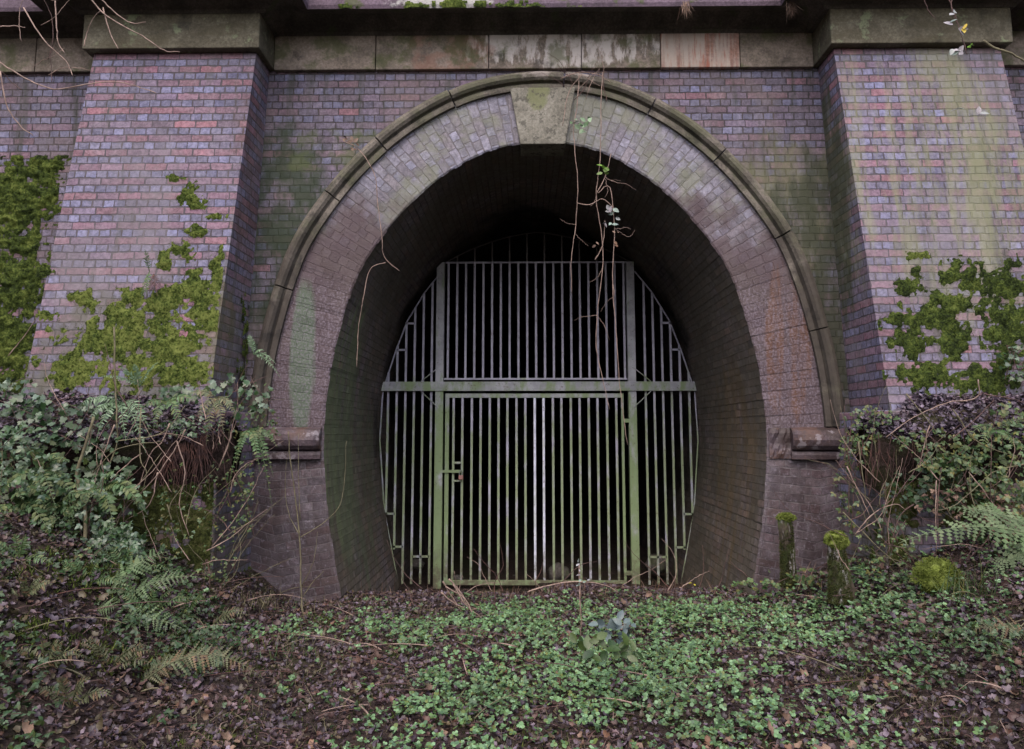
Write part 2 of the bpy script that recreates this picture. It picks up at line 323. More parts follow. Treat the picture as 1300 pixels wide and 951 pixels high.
# ------------------------------------------------------------------ ground
def bank(x, y):
    z = .0
    if x < 0:
        b = max(0, -x - 2.6); z += min(.55 * b, .35 + .30 * b)
        z += .06 * max(0, min(1, (-x - 1) / 2))
    else:
        b = max(0, x - 2.2); z += min(.38 * b, .3 + .18 * b)
        z += .08 * max(0, min(1, x / 2))
    e = max(0, abs(x) - 5.6); z += .6 * e if e < 6 else 3.6  # outer cutting sides, out of view, height set to limit low sky light
    z += .3 * max(0, -y - 30) if y > -40 else 3  # unseen rise behind the camera, added to hold back low sky light
    return z
def gz(x, y):
    k = min(1, max(0, (y + 1.2) / 1.0)); inside = min(1, max(0, (3.05 - abs(x)) / .6))
    z = bank(x, y)
    if y > -.6: z = z * (1 - inside) + inside * .02
    dip = min(1, max(0, (y + .3) / 3.3)); dip = dip * dip * (3 - 2 * dip)
    z -= .5 * dip * (inside if y < .2 else 1)
    z += -.08 * min(1, max(0, (y + 2) / 2)) * (1 if x < 0 else 0)
    n = mn.noise(Vector((x * .9, y * .9, 0))) * .07 + mn.noise(Vector((x * 2.6, y * 2.6, 4))) * .035 + mn.noise(Vector((x * 8, y * 8, 9))) * .012
    return z + n * (1 if y < 1 else .6)
def ground_mesh():
    xs = sorted(set([round(v, 3) for v in list(np.arange(-6, 6.01, .08)) + list(np.arange(-60, -6, 1.5)) + list(np.arange(7, 61, 1.5))]))
    ys = sorted(set([round(v, 3) for v in list(np.arange(-9, 5.01, .08)) + list(np.arange(-80, -9, 1.5)) + list(np.arange(6, 60, 2.))]))
    V = [(x, y, gz(x, y) if y < 5 or abs(x) < 4 else min(gz(x, y), 0.)) for y in ys for x in xs]
    n = len(xs)
    Fc = [(j * n + i, j * n + i + 1, (j + 1) * n + i + 1, (j + 1) * n + i) for j in range(len(ys) - 1) for i in range(n - 1)]
    me = bpy.data.meshes.new('ground'); me.from_pydata(V, [], Fc); me.materials.append(M_earth)
    me.polygons.foreach_set('use_smooth', [True] * len(me.polygons))
    o = bpy.data.objects.new('ground', me); col.objects.link(o); o['kind'] = 'structure'
ground_mesh()

# ------------------------------------------------------------------ tunnel portal
CURVE = [(2.0,-.9),(2.08,-.45),(2.16,-.12),(2.25,.35),(2.345,.87),(2.40,1.45),(2.41,1.75),(2.395,2.05),(2.35,2.43),(2.28,2.78),(2.185,3.15),(2.06,3.5),(1.885,3.8),(1.64,4.13),(1.34,4.44),(1.03,4.68),(.66,4.88),(.33,4.97),(0,5.0)]
def resample(pts, step):
    # Catmull-Rom then even arc length
    P = [Vector(p) for p in pts]; P = [P[0] * 2 - P[1]] + P + [Vector((-P[-2].x, P[-2].y))]
    out = []
    for i in range(1, len(P) - 2):
        for k in range(20):
            t = k / 20; a, b, c, d = P[i-1], P[i], P[i+1], P[i+2]
            out.append(.5 * ((2*b) + (c-a)*t + (2*a-5*b+4*c-d)*t*t + (3*b-a-3*c+d)*t**3))
    out.append(P[-2]); L = [0]
    for i in range(1, len(out)): L.append(L[-1] + (out[i] - out[i-1]).length)
    n = int(L[-1] / step); res = []; j = 0
    for k in range(n + 1):
        s = L[-1] * k / n
        while j < len(L) - 2 and L[j+1] < s: j += 1
        t = (s - L[j]) / max(1e-9, L[j+1] - L[j]); res.append((out[j].lerp(out[j+1], t), s))
    return res
half = resample(CURVE, .044)
TOT = half[-1][1]
right = [(Vector((p.x, p.y)), s) for p, s in half]
full = right + [(Vector((-p.x, p.y)), 2 * TOT - s) for p, s in reversed(half[:-1])]
NRM = []
for i in range(len(full)):
    a = full[max(0, i - 1)][0]; b = full[min(len(full) - 1, i + 1)][0]; d = (b - a).normalized()
    NRM.append(Vector((d.y, -d.x)))
def off(i, o): return full[i][0] + NRM[i] * o
def idx_z(z): return min(range(len(half)), key=lambda i: abs(half[i][0].y - z))
portal = empty('tunnel_portal', (0, 0, 0), 'old railway tunnel portal of blue and red brick with a horseshoe arch between two buttresses', 'tunnel portal')
# facade
mb = MB(); outer = [off(i, .3) for i in range(len(half))]
def wq(x0, z0, x1, z1, xa=None, xb=None):
    pass
for i in range(len(outer) - 1):
    a, b = outer[i], outer[i + 1]
    if b.y <= a.y: continue
    for sgn in (1, -1):
        pts = [(sgn * a.x, a.y), (sgn * 11, a.y), (sgn * 11, b.y), (sgn * b.x, b.y)]
        if sgn < 0: pts = pts[::-1]
        mb.poly([(x, 0, z) for x, z in pts], pts)
zt = max(o.y for o in outer)
pts = [(-11, zt), (11, zt), (11, 6.5), (-11, 6.5)]; mb.poly([(x, 0, z) for x, z in pts], pts)
mb.build('wall', M_wall, portal)
# brick ring and jambs (face just proud of the wall)
random.seed(3)
ring_end = idx_z(1.72); NF = len(full)
jit = []
for i in range(NF):
    if i % 2 == 0: jj = random.uniform(-.005, .007); yy = random.uniform(-.006, .006)
    jit.append((jj, yy))
split = idx_z(3.85)
def ringpart(i0, i1, name, mat, wide=.66):
    mb = MB(); R = [0, .02, .16, .32, .48, wide]
    for i in range(i0, i1):
        for k in range(len(R) - 1):
            P = []; U = []
            for (ii, kk) in ((i, k), (i, k + 1), (i + 1, k + 1), (i + 1, k)):
                j = jit[i]; r = R[kk]
                w_ = r
                if i1 <= ring_end + 1 or i0 >= NF - ring_end - 2: w_ = r * (3.22 - 2.40) / wide if kk else 0
                q = off(ii, w_ + (j[0] if kk == 0 else 0))
                if kk == len(R) - 1 and (i1 <= ring_end + 1 or i0 >= NF - ring_end - 2): q = Vector((math.copysign(3.24, q.x), full[ii][0].y))
                y = -.022 + j[1] * .5 + (.012 if kk == 0 else 0)
                P.append((q.x, y, q.y)); U.append((w_, full[ii][1]))
            mb.poly(P, U)
    return mb.build(name, mat, portal)
ringpart(0, ring_end, 'jamb', M_jamb); ringpart(NF - 1 - ring_end, NF - 1, 'jamb', M_jamb)
ringpart(ring_end, NF - 1 - ring_end, 'arch_ring', M_ring)
# tunnel lining
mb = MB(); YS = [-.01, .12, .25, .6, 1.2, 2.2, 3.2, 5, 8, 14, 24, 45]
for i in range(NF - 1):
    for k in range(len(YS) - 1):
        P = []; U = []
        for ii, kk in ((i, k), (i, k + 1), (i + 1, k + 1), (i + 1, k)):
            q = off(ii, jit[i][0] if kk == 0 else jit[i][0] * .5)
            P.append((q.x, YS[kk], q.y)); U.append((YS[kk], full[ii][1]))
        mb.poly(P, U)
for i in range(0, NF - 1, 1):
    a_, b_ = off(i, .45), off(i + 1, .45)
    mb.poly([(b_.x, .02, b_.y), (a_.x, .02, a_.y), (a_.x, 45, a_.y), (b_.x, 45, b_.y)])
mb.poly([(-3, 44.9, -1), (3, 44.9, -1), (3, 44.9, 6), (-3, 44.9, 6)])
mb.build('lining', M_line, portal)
# keystone
mb = MB(); a, b, y0 = .375, .255, -.085
P = [(-b, 4.955), (b, 4.955), (a, 5.63), (-a, 5.63)]
mb.poly([(x, y0, z) for x, z in P])
for i in range(4):
    p, q = P[i], P[(i + 1) % 4]; mb.poly([(q[0], y0, q[1]), (p[0], y0, p[1]), (p[0], .3, p[1]), (q[0], .3, q[1])])
mb.build('keystone', M_key, portal, bevel=.012, merge=True)
# hood mould: separate stones
s0 = ring_end + 1; s1 = NF - 2 - ring_end
HP = [(.625, .02), (.625, -.07), (.65, -.075), (.685, -.075), (.697, -.05), (.707, -.065), (.717, -.105), (.745, -.132), (.78, -.137), (.815, -.115), (.838, -.07), (.842, .02)]
random.seed(11); cuts = [s0]
while cuts[-1] < s1 - 14: cuts.append(min(s1, cuts[-1] + random.choice((15, 17, 19, 21))))
cuts[-1] = s1
for a_, b_ in zip(cuts[:-1], cuts[1:]):
    mb = MB(); dy = random.uniform(-.008, .008); dr = random.uniform(-.006, .006)
    def hp(i, k, t=0):
        o_, y = HP[k]; q = off(i, o_ + dr)
        nn = mn.noise(Vector((q.x * 3, q.y * 3, k * .3))) * .008
        if t: q = q + (off(min(i + 1, NF - 1), o_) - off(i, o_)) * t
        return (q.x, y + dy + nn, q.y)
    rows = [[hp(i, k, (.14 if i == a_ else (-.14 if i == b_ else 0))) for k in range(len(HP))] for i in range(a_, b_ + 1)]
    for r0, r1 in zip(rows[:-1], rows[1:]):
        for k in range(len(HP) - 1): mb.poly([r0[k], r0[k + 1], r1[k + 1], r1[k]])
    mb.poly(rows[0][::-1]); mb.poly(rows[-1])
    mb.build('hood_mould_stone', M_hood, portal, merge=True)
# impost mouldings
def impost(sg, x0, x1):
    mb = MB(); prof = [(1.77, .01), (1.765, -.06), (1.74, -.13), (1.69, -.17), (1.63, -.18), (1.57, -.16), (1.53, -.12), (1.515, -.075), (1.51, -.07), (1.505, -.09), (1.47, -.10), (1.425, -.095), (1.42, .01)]
    n = 14
    rows = []
    for i in range(n + 1):
        x = sg * (x0 + (x1 - x0) * i / n); e = .75 if i == 0 else 1
        rows.append([(x, y * e * (1 + .12 * mn.noise(Vector((x * 5, z * 5, 0)))), z) for z, y in prof])
    for r0, r1 in zip(rows[:-1], rows[1:]):
        for k in range(len(prof) - 1):
            q = [r0[k], r0[k + 1], r1[k + 1], r1[k]]; mb.poly(q if sg > 0 else q[::-1])
    mb.poly(rows[0] if sg < 0 else rows[0][::-1])
    mb.build('impost', M_imp, portal, merge=True)
impost(-1, 2.43, 3.2); impost(1, 2.66, 3.22)
mb = MB()
for i in range(9):
    for k in range(6):
        f = lambda i, k: (2.43 + .028 * i, -.035 - .045 * max(0, mn.noise(Vector((i * .5, k * .5, 3))) + .3) * (1 if 0 < k < 6 and 0 < i else .2), 1.43 + .055 * k)
        mb.poly([f(i, k), f(i + 1, k), f(i + 1, k + 1), f(i, k + 1)])
mb.build('broken_impost', M_imp, portal, merge=True, label='broken grey impost stone weathered flush with the jamb')
# buttresses
def buttress(sg):
    e = empty('buttress'); e.parent = portal
    mb = MB()
    N = 24; zs = [1.8 + (5.9 - 1.8) * i / N for i in range(N + 1)]
    xi = lambda z: 3.33 - (z - 2.1) * (.155 / 3.78); xo = lambda z: 5.2 - (z - 2.1) * (.22 / 3.78); yf = lambda z: -.9 + (z - 2.1) * (.45 / 3.78)
    random.seed(5 + sg)
    for a, b in zip(zs[:-1], zs[1:]):
        va, vb = a * 1.007, b * 1.007
        m = lambda q: q if sg > 0 else q[::-1]
        mb.poly(*[m(k) for k in ([(sg * xi(a), yf(a), a), (sg * xo(a), yf(a), a), (sg * xo(b), yf(b), b), (sg * xi(b), yf(b), b)], [(sg * xi(a), va), (sg * xo(a), va), (sg * xo(b), vb), (sg * xi(b), vb)])])
        mb.poly(*[m(k) for k in ([(sg * xi(a), .05, a), (sg * xi(a), yf(a), a), (sg * xi(b), yf(b), b), (sg * xi(b), .05, b)], [(.05, va), (yf(a), va), (yf(b), vb), (.05, vb)])])
        mb.poly(*[m(k) for k in ([(sg * xo(a), yf(a), a), (sg * xo(a), .05, a), (sg * xo(b), .05, b), (sg * xo(b), yf(b), b)], [(yf(a), va), (.05, va), (.05, vb), (yf(b), vb)])])
    mb.build('shaft', M_pier, e, merge=False)
    mb = MB(); mb.box((min(sg * 3.16, sg * 5.4), -1.06, -1), (max(sg * 3.16, sg * 5.4), .05, 1.92)); mb.build('plinth', M_pier, e, bevel=.015, merge=True)
    mb = MB(); mb.box((min(sg * 3.11, sg * 5.06), -.56, 5.885), (max(sg * 3.11, sg * 5.06), .05, 6.285)); mb.build('capstone', M_cap, e, bevel=.012, merge=True)
    return e
buttress(-1); buttress(1)
# frieze stones
random.seed(21)
def frieze(x0, x1, cutsx):
    xs = [x0] + cutsx + [x1]
    for a, b in zip(xs[:-1], xs[1:]):
        mb = MB(); mb.box((a + .004, -.06 + random.uniform(-.004, .004), 5.87), (b - .004, .03, 6.285))
        mb.build('frieze_stone', M_pink if 1.3 < (a + b) / 2 < 2.2 else M_frieze, portal, bevel=.01, merge=True, **({'label': 'pinkish sandstone block streaked with rust'} if 1.3 < (a + b) / 2 < 2.2 else {}))
frieze(-3.11, 3.11, [-1.93, -.62, .45, 1.36, 2.27]); frieze(-11, -5.06, [-7.6, -5.9]); frieze(5.06, 11, [6.2, 7.9])
# cornice following wall and buttresses
prof = [(-.03, 6.283), (.05, 6.29), (.07, 6.33), (.085, 6.335), (.11, 6.345), (.15, 6.39), (.24, 6.45), (.36, 6.43), (.46, 6.385), (.48, 6.36), (.50, 6.36)]
fas = [(.50, 6.36), (.515, 6.40), (.515, 6.72), (.45, 6.78), (.0, 6.84)]
path = [(-11, 0), (-5.06, 0), (-5.06, -.5), (-3.11, -.5), (-3.11, 0), (3.11, 0), (3.11, -.5), (5.06, -.5), (5.06, 0), (11, 0)]
def sweep(prof, name, mat, parts=True):
    n = len(path); rows = []
    for i in range(n):
        # outward normal of a left-to-right path is -Y; mitre
        def nrm(a, b):
            d = (Vector(b) - Vector(a)).normalized(); return Vector((d.y, -d.x))
        if i == 0: m = nrm(path[0], path[1])
        elif i == n - 1: m = nrm(path[-2], path[-1])
        else:
            a = nrm(path[i - 1], path[i]); b = nrm(path[i], path[i + 1]); m = (a + b); m = m / max(.5, m.length_squared / 2)
        rows.append([(path[i][0] + m.x * o, path[i][1] + m.y * o, z) for o, z in prof])
    mb = MB()
    for r0, r1 in zip(rows[:-1], rows[1:]):
        for k in range(len(prof) - 1): mb.poly([r0[k], r1[k], r1[k + 1], r0[k + 1]])
    return mb.build(name, mat, portal, merge=True)
sweep(prof, 'cornice', M_cornice); sweep(fas, 'cornice_fascia', M_fascia)
for sg in (-1, 1):
    mb = MB(); mb.box((min(sg * 3.0, sg * 5.2), -.72, 6.5), (max(sg * 3.0, sg * 5.2), -.11, 6.79)); mb.build('buttress_coping', M_fascia, portal)
mb = MB(); mb.box((-11, -.1, 6.5), (11, .35, 7.7)); mb.build('parapet', M_fascia, portal, bevel=.03, merge=True)
# hill over the tunnel
mb = MB()
def hz(x, y): return 7.3 + .12 * y + .2 * mn.noise(Vector((x * .2, y * .2, 0)))
for i in range(30):
    for j in range(20):
        q = [(-60 + 4 * a, .3 + 4 * b) for a, b in ((i, j), (i + 1, j), (i + 1, j + 1), (i, j + 1))]
        mb.poly([(x, y, hz(x, y)) for x, y in q])
mb.build('hill', M_earth, None, smooth=True, merge=True, kind='structure')

# ------------------------------------------------------------------ steel gate
GY = 3.2
gate = empty('steel_gate', (0, GY, -.5), 'tall steel bar gate with green algae closing the tunnel mouth', 'gate')
def gbox(name, x0, z0, x1, z1, parent, mat=M_steel, y=0., t=.05, bev=.004):
    mb = MB(); mb.box((x0, GY + y - t / 2, z0), (x1, GY + y + t / 2, z1)); return mb.build(name, mat, parent, bevel=bev, merge=True)
def gsub(name, x0, z0, x1, z1, lx):
    o = empty(name); return o
def hw(z):  # tunnel half width
    for i in range(len(half) - 1):
        if half[i][0].y <= z <= half[i + 1][0].y: return half[i][0].x
    return 0
gbox('post', -1.555, -.6, -1.435, 4.32, gate, M_steelg, 0, .12); gbox('post', 1.355, -.6, 1.475, 4.32, gate, M_steelg, 0, .12)
gbox('crossbar', -2.46, 2.335, 2.44, 2.475, gate, M_steelg, -.075, .03)
def bar(x, z0, z1, parent, mat=M_steel, wd=.032, lean=0): 
    mb = MB(); mb.box((x - wd / 2, GY - .012, z0), (x + wd / 2, GY + .012, z1)); o = mb.build('bar', mat, parent); return o
# hinged leaf
leaf = gbox('gate_leaf', -1.405, 2.235, 1.285, 2.30, gate, M_steelg, 0, .05)
gbox('stile', -1.405, -.44, -1.345, 2.235, leaf, M_steelg); gbox('stile', 1.245, -.44, 1.285, 2.235, leaf, M_steelg)
gbox('bottom_rail', -1.405, -.51, 1.285, -.44, leaf, M_steelg)
xs = [at(430 + v / 2.955, 500, GY).x for v in (432,465,500,533,567,600,633,667,700,735,768,803,835,870,903,937,970,1005,1040)]
for i, x in enumerate(xs): bar(x, -.44, 2.235, leaf, M_steelb if i in (9, 10) else M_steel, .034)
lb = MB(); lb.box((-1.46, GY - .065, 1.12), (-1.14, GY - .04, 1.16)); lb.build('bolt', M_steelg, leaf, bevel=.003)
gbox('lock_bracket', xs[0], 1.25, xs[1], 1.28, leaf); gbox('lock_bracket', xs[0], .985, xs[1], 1.01, leaf)
gbox('hinge', 1.27, 1.86, 1.36, 1.92, leaf, M_steelg, -.03, .04); gbox('hinge', 1.27, -.36, 1.36, -.30, leaf, M_steelg, -.03, .04)
# upper panel
up = gbox('upper_panel', -1.43, 2.505, 1.345, 2.535, gate, M_steel, 0, .04); gbox('rail', -1.43, 4.31, 1.36, 4.335, up, M_steel, 0, .03)
for i in range(21):
    x = -1.375 + i * .1345
    ext = i % 2 == 1 and abs(x) < 1.25
    zt_ = 4.31
    bar(x, 2.535, zt_, up)
    if i % 2 == 1:
        ztop = 4.80 - .30 * (x / 1.3) ** 2 - .08 * abs(x)
        bar(x, 4.335, ztop, up, M_steelshade, wd=.024)
mb = MB(); mb.tube([(x, GY, 4.80 - .30 * (x / 1.3) ** 2 - .08 * abs(x)) for x in np.linspace(-1.45, 1.45, 15)], .012, 5); mb.build('top_arc', M_steelshade, up)
# side panels
for sg in (-1, 1):
    sp = MB(); O = [(1.49, 4.18), (1.74, 3.86), (2.0, 3.42), (2.17, 2.96), (2.32, 2.47)]
    sp.tube([(sg * x, GY, z) for x, z in O], .012, 5)
    O2 = [(2.36, 2.33), (2.39, 1.6), (2.30, .55), (2.12, -.3), (2.08, -.5)]
    sp.tube([(sg * x, GY, z) for x, z in O2], .012, 5)
    side = sp.build('side_panel', M_steel, gate)
    def lim(x, O):
        for (xa, za), (xb, zb) in zip(O[:-1], O[1:]):
            if min(xa, xb) <= x <= max(xa, xb): return za + (zb - za) * (x - xa) / (xb - xa)
        return None
    for i in range(6):
        x = 1.62 + i * .131
        zt_ = lim(x, O)
        if zt_: bar(sg * x, 2.475, zt_, side)
        zb = -.5 if x < 2.06 else (.0 if x < 2.2 else .5)
        bar(sg * x, zb, 2.335, side)
    for x0, x1, z in ((1.88, 2.03, 3.36), (2.01, 2.17, 2.95), (2.14, 2.30, .5), (2.01, 2.16, .02), (1.62, 1.88, -.12)):
        mb = MB(); mb.box((min(sg * x0, sg * x1), GY - .012, z), (max(sg * x0, sg * x1), GY + .012, z + .03)); mb.build('stay', M_steel, side)
    px = 1.5 if sg < 0 else 1.42
    for z0, z1 in ((2.48, 2.70), (2.33, 2.08)):
        mb = MB(); mb.tube([(sg * (px + .27), GY - .07, z0), (sg * px, GY - .07, z1)], .008, 5); mb.build('brace', M_steelg, gate)
# padlock
pl = empty('padlock', (-1.155, GY - .085, 1.03), 'small reddish brass padlock hanging from the gate bolt', 'padlock')
mb = MB(); mb.box((-1.19, GY - .105, 1.02), (-1.12, GY - .07, 1.085)); mb.build('body', M_brass, pl, bevel=.008, merge=True)
mb = MB(); mb.tube([(-1.155 + .024 * math.cos(t), GY - .087, 1.11 + .045 * math.sin(t)) for t in np.linspace(0, math.pi, 9)] , .006, 6); mb.tube([(-1.131, GY - .087, 1.08), (-1.131, GY - .087, 1.11)], .006, 6); mb.tube([(-1.179, GY - .087, 1.08), (-1.179, GY - .087, 1.11)], .006, 6)
mb.build('shackle', M_sleeve, pl)

# ------------------------------------------------------------------ scatter kit
def instance_mesh(name, tmpl, mats4, material, parent=None, **kw):
    tv, tf = tmpl; tv = np.array(tv, float); n = len(tv)
    M = np.array(mats4)  # k,4,4
    if len(M) == 0: return None
    V = np.einsum('kij,nj->kni', M[:, :3, :3], tv) + M[:, None, :3, 3]
    k = len(M)
    me = bpy.data.meshes.new(name)
    V = V.reshape(-1, 3)
    lt = np.array([len(f) for f in tf]); fl = np.concatenate([np.array(f) for f in tf])
    me.vertices.add(len(V)); me.vertices.foreach_set('co', V.ravel())
    loops = (fl[None, :] + (np.arange(k) * n)[:, None]).ravel()
    me.loops.add(len(loops)); me.loops.foreach_set('vertex_index', loops)
    tot = np.tile(lt, k); st = np.concatenate([[0], np.cumsum(tot)[:-1]])
    me.polygons.add(len(tot)); me.polygons.foreach_set('loop_start', st); me.polygons.foreach_set('loop_total', tot)
    me.update(calc_edges=True); me.materials.append(material)
    o = bpy.data.objects.new(name, me); col.objects.link(o)
    if parent: o.parent = parent; o.matrix_parent_inverse = Matrix.Translation(-Vector(parent.location))
    if kw: tag(o, **kw)
    return o
def xf(p, size, normal=(0, 0, 1), spin=None, tilt=.3, roll=None):
    nrm = Vector(normal) + Vector((random.gauss(0, tilt), random.gauss(0, tilt), random.gauss(0, tilt))); nrm.normalize()
    q = nrm.to_track_quat('Z', 'Y').to_matrix().to_4x4()
    sp = random.uniform(0, 6.283) if spin is None else spin
    s = size if isinstance(size, tuple) else (size, size, size)
    m = Matrix.Translation(p) @ q @ Matrix.Rotation(sp, 4, 'Z') @ Matrix.Diagonal((*s, 1))
    return np.array(m)
# leaf templates: unit length along +Y from the origin
def ovate(wd=.32, fold=.12, curl=.15, n=5):
    v = []; f = []
    for i in range(n + 1):
        t = i / n; ww = wd * math.sin(math.pi * min(1, t * .96 + .03)) ** .8 * (1.15 - .4 * t); z = -curl * t * t
        v += [(-ww, t, z + fold * ww * 2), (0, t, z), (ww, t, z + fold * ww * 2)]
    for i in range(n):
        a = 3 * i; f += [(a, a + 1, a + 4, a + 3), (a + 1, a + 2, a + 5, a + 4)]
    return v, f
T_OV = ovate(n=4)
def curl_leaf():
    v, f = ovate(.36, .1, .0, 5); o = []
    for i, (x, y, z) in enumerate(v):
        o.append((x * (1 + .35 * math.sin(i * 2.7)), y + .06 * math.sin(i * 5.1), .42 * (y - .45) ** 2 * 2 + .9 * abs(x) ** 1.4 * (1.2 if x > 0 else .3) + .05 * math.sin(i * 3.3)))
    return o, f
T_CURL = curl_leaf()
def rotz(t, a, s=1, dx=0, dy=0, dz=0, tiltx=0):
    m = Matrix.Translation((dx, dy, dz)) @ Matrix.Rotation(a, 4, 'Z') @ Matrix.Rotation(tiltx, 4, 'X') @ Matrix.Scale(s, 4)
    return [tuple((m @ Vector(p))) for p in t[0]], t[1]
def join(*ts):
    v = []; f = []
    for t in ts:
        n = len(v); v += t[0]; f += [tuple(i + n for i in k) for k in t[1]]
    return v, f
T_TRE = join(rotz(ovate(.34, .1, .2, 4), 0, .62, 0, .3), rotz(ovate(.34, .1, .2, 4), 1.25, .5, 0, .28), rotz(ovate(.34, .1, .2, 4), -1.25, .5, 0, .28))
ROUND = ([(0, 0, 0)] + [(.5 * math.sin(a) , .5 - .5 * math.cos(a) , .05 * math.sin(3 * a)) for a in np.linspace(.35, 5.93, 8)], [(0, i, i + 1) for i in range(1, 8)])
T_SAX = join(rotz(ROUND, 0, .75, tiltx=-.1), rotz(ROUND, 2.0, .7, tiltx=.15), rotz(ROUND, 4.1, .62, tiltx=.25), rotz(ROUND, 3.1, .35, dz=.08))
ivp = [(0, 0), (.26, -.1), (.5, .12), (.34, .34), (.42, .62), (.16, .62), (0, 1.0), (-.16, .62), (-.42, .62), (-.34, .34), (-.5, .12), (-.26, -.1)]
T_IVY = ([(0, .32, -.04)] + [(x, y, .05 * abs(x) - .08 * y * y) for x, y in ivp], [(0, i, i % 12 + 1) for i in range(1, 13)])
T_TUFT = ([(-.12, 0, 0), (.12, 0, 0), (.02, .35, 1.), (0, -.12, 0), (.05, .12, 0), (.4, -.1, .8), (-.1, .05, 0), (0, -.1, 0), (-.38, -.15, .75)], [(0, 1, 2), (3, 4, 5), (6, 7, 8)])
T_BLADE = ([(-.02, 0, 0), (.02, 0, 0), (.018, .08, .5), (-.018, .08, .5), (0, .3, 1)], [(0, 1, 2, 3), (3, 2, 4)])
ST = 'stuff'

def moss(name, surf, U, V, mask, mat, label, step=.02, thick=.022, tuft=4, ts=.024, bias=.2):
    us = np.arange(U[0], U[1], step); vs_ = np.arange(V[0], V[1], step)
    H = {}; mb = MB(); X = []
    def info(i, j):
        if (i, j) not in H:
            P, N = surf(us[i], vs_[j]); m = mask(P) - bias; m += .5 * mn.noise(P * 4.5) + .6 * mn.noise(P * 11.) + .5 * mn.noise(P * 27)
            H[(i, j)] = (P, N, m)
        return H[(i, j)]
    for i in range(len(us) - 1):
        for j in range(len(vs_) - 1):
            q = [info(i, j), info(i + 1, j), info(i + 1, j + 1), info(i, j + 1)]
            mx = max(k[2] for k in q)
            if mx > .12: mb.poly([k[0] + k[1] * (max(-.004, min(1, (k[2] - .12) * 1.4) * thick * (.5 + .8 * (mn.noise(k[0] * 25) + .5)))) for k in q])
            if mx < -.3: continue
            for _ in range(tuft):
                P, N, m = q[random.randrange(4)]
                if random.random() > (m + .3) * 2.2: continue
                p = P + Vector((random.gauss(0, step * .6), 0, random.gauss(0, step * .6))) + N * (max(0, min(1, (m - .12) * 1.4)) * thick * .6 - .004)
                X.append(xf(p, ts * random.uniform(.4, 1.2) * (.6 + min(.5, max(0, m))), tuple(N + Vector((0, 0, -.2))), tilt=.55))
    if not mb.v: return
    e = mb.build(name, mat, None, smooth=True, merge=True)
    me = e.data
    t = instance_mesh(name + '_tmp', T_TUFT, X, mat)
    # join tufts into the same mesh
    import bmesh
    bm = bmesh.new(); bm.from_mesh(me); bm.from_mesh(t.data); bm.to_mesh(me); bm.free()
    tm = t.data; bpy.data.objects.remove(t); bpy.data.meshes.remove(tm)
    tag(e, label, 'moss', kind=ST); return e
def blobs(L):
    def f(P):
        x, y = pix(P); m = -9
        for (cx, cy, rx, ry) in L: m = max(m, 1 - math.hypot((x - cx) / rx, (y - cy) / ry))
        return max(-1, m)
    return f
def pierface(sg):
    def s(u, v):
        return Vector((u, -.9 + (v - 2.1) * (.45 / 3.78), v)), Vector((0, -1, .05))
    return s
def wallface(u, v): return Vector((u, 0, v)), Vector((0, -1, 0))
def plinthface(u, v): return Vector((u, -1.06, v)), Vector((0, -1, 0))
random.seed(31)
moss('moss', wallface, (-6.6, -5.0), (1.6, 4.9), blobs([(38,240,62,66),(10,260,70,80),(20,350,60,90),(15,440,55,80),(62,205,34,30),(20,500,60,60)]), M_moss, 'thick green moss mat on the brick wing wall left of the left buttress', thick=.05)
moss('moss', pierface(-1), (-5.25, -3.3), (1.95, 4.95), blobs([(225,227,16,7),(240,245,20,14),(248,262,18,10),(272,275,24,7),(255,295,22,12),(228,316,20,13),(210,330,12,22),(240,370,46,34),(262,395,34,40),(205,385,30,22),(110,382,26,12),(170,378,26,18),(160,400,40,20),(60,400,16,10),(140,430,75,38),(220,430,60,45),(200,470,110,40),(95,470,55,30),(275,350,12,40),(60,345,14,8),(280,320,8,16)]), M_moss, 'patchy green moss creeping up the front of the left buttress')
moss('moss', pierface(1), (3.3, 5.3), (1.9, 3.6), blobs([(1165,325,24,8),(1163,345,12,10),(1158,366,24,14),(1215,350,52,24),(1275,358,40,36),(1200,380,32,18),(1142,402,30,18),(1190,398,40,24),(1150,436,32,26),(1212,430,34,38),(1278,420,46,62),(1180,478,66,24),(1250,485,70,30),(1225,388,10,8)]), M_moss, 'patchy green moss spreading over the front of the right buttress')
moss('moss', plinthface, (-5.4, -3.17), (-.2, 1.8), blobs([(220,640,80,80),(262,690,30,90),(180,600,90,60),(150,690,90,60)]), M_mossdark, 'dark moss covering the brick plinth under the left ledge', thick=.03)
moss('moss', plinthface, (3.17, 5.4), (0, 1.8), blobs([(1150,610,45,70),(1190,600,60,50),(1240,620,70,70),(1130,700,30,50)]), M_mossdark, 'dark moss on the brick plinth under the right ledge', thick=.03)
moss('moss', lambda u, v: (Vector((-3.16, u, v)), Vector((1, 0, 0))), (-1.05, 0), (-.2, 1.7), lambda P: .25 * mn.noise(P * 2) + (.25 if P.z < .3 else -.35), M_moss, 'thin moss on the inner side of the left plinth', thick=.02)
moss('moss', lambda u, v: (Vector((3.16, u, v)), Vector((-1, 0, 0))), (-1.05, 0), (0, 1.7), lambda P: .25 * mn.noise(P * 2) - .1, M_moss, 'moss and algae on the inner side of the right plinth', thick=.02)
moss('moss', lambda u, v: (Vector((u, -.525, v)), Vector((0, -1, .1))), (-2.6, .9), (6.35, 6.5), blobs([(440,9,12,8),(524,8,16,6),(572,5,34,7),(610,6,12,6),(640,8,30,6),(680,9,18,5),(730,12,12,4),(828,11,8,4)]), M_moss, 'little moss cushions along the lower edge of the cornice', step=.014, thick=.02, ts=.014)
for i, (p, y) in enumerate((((395, 300), 0),)): pass
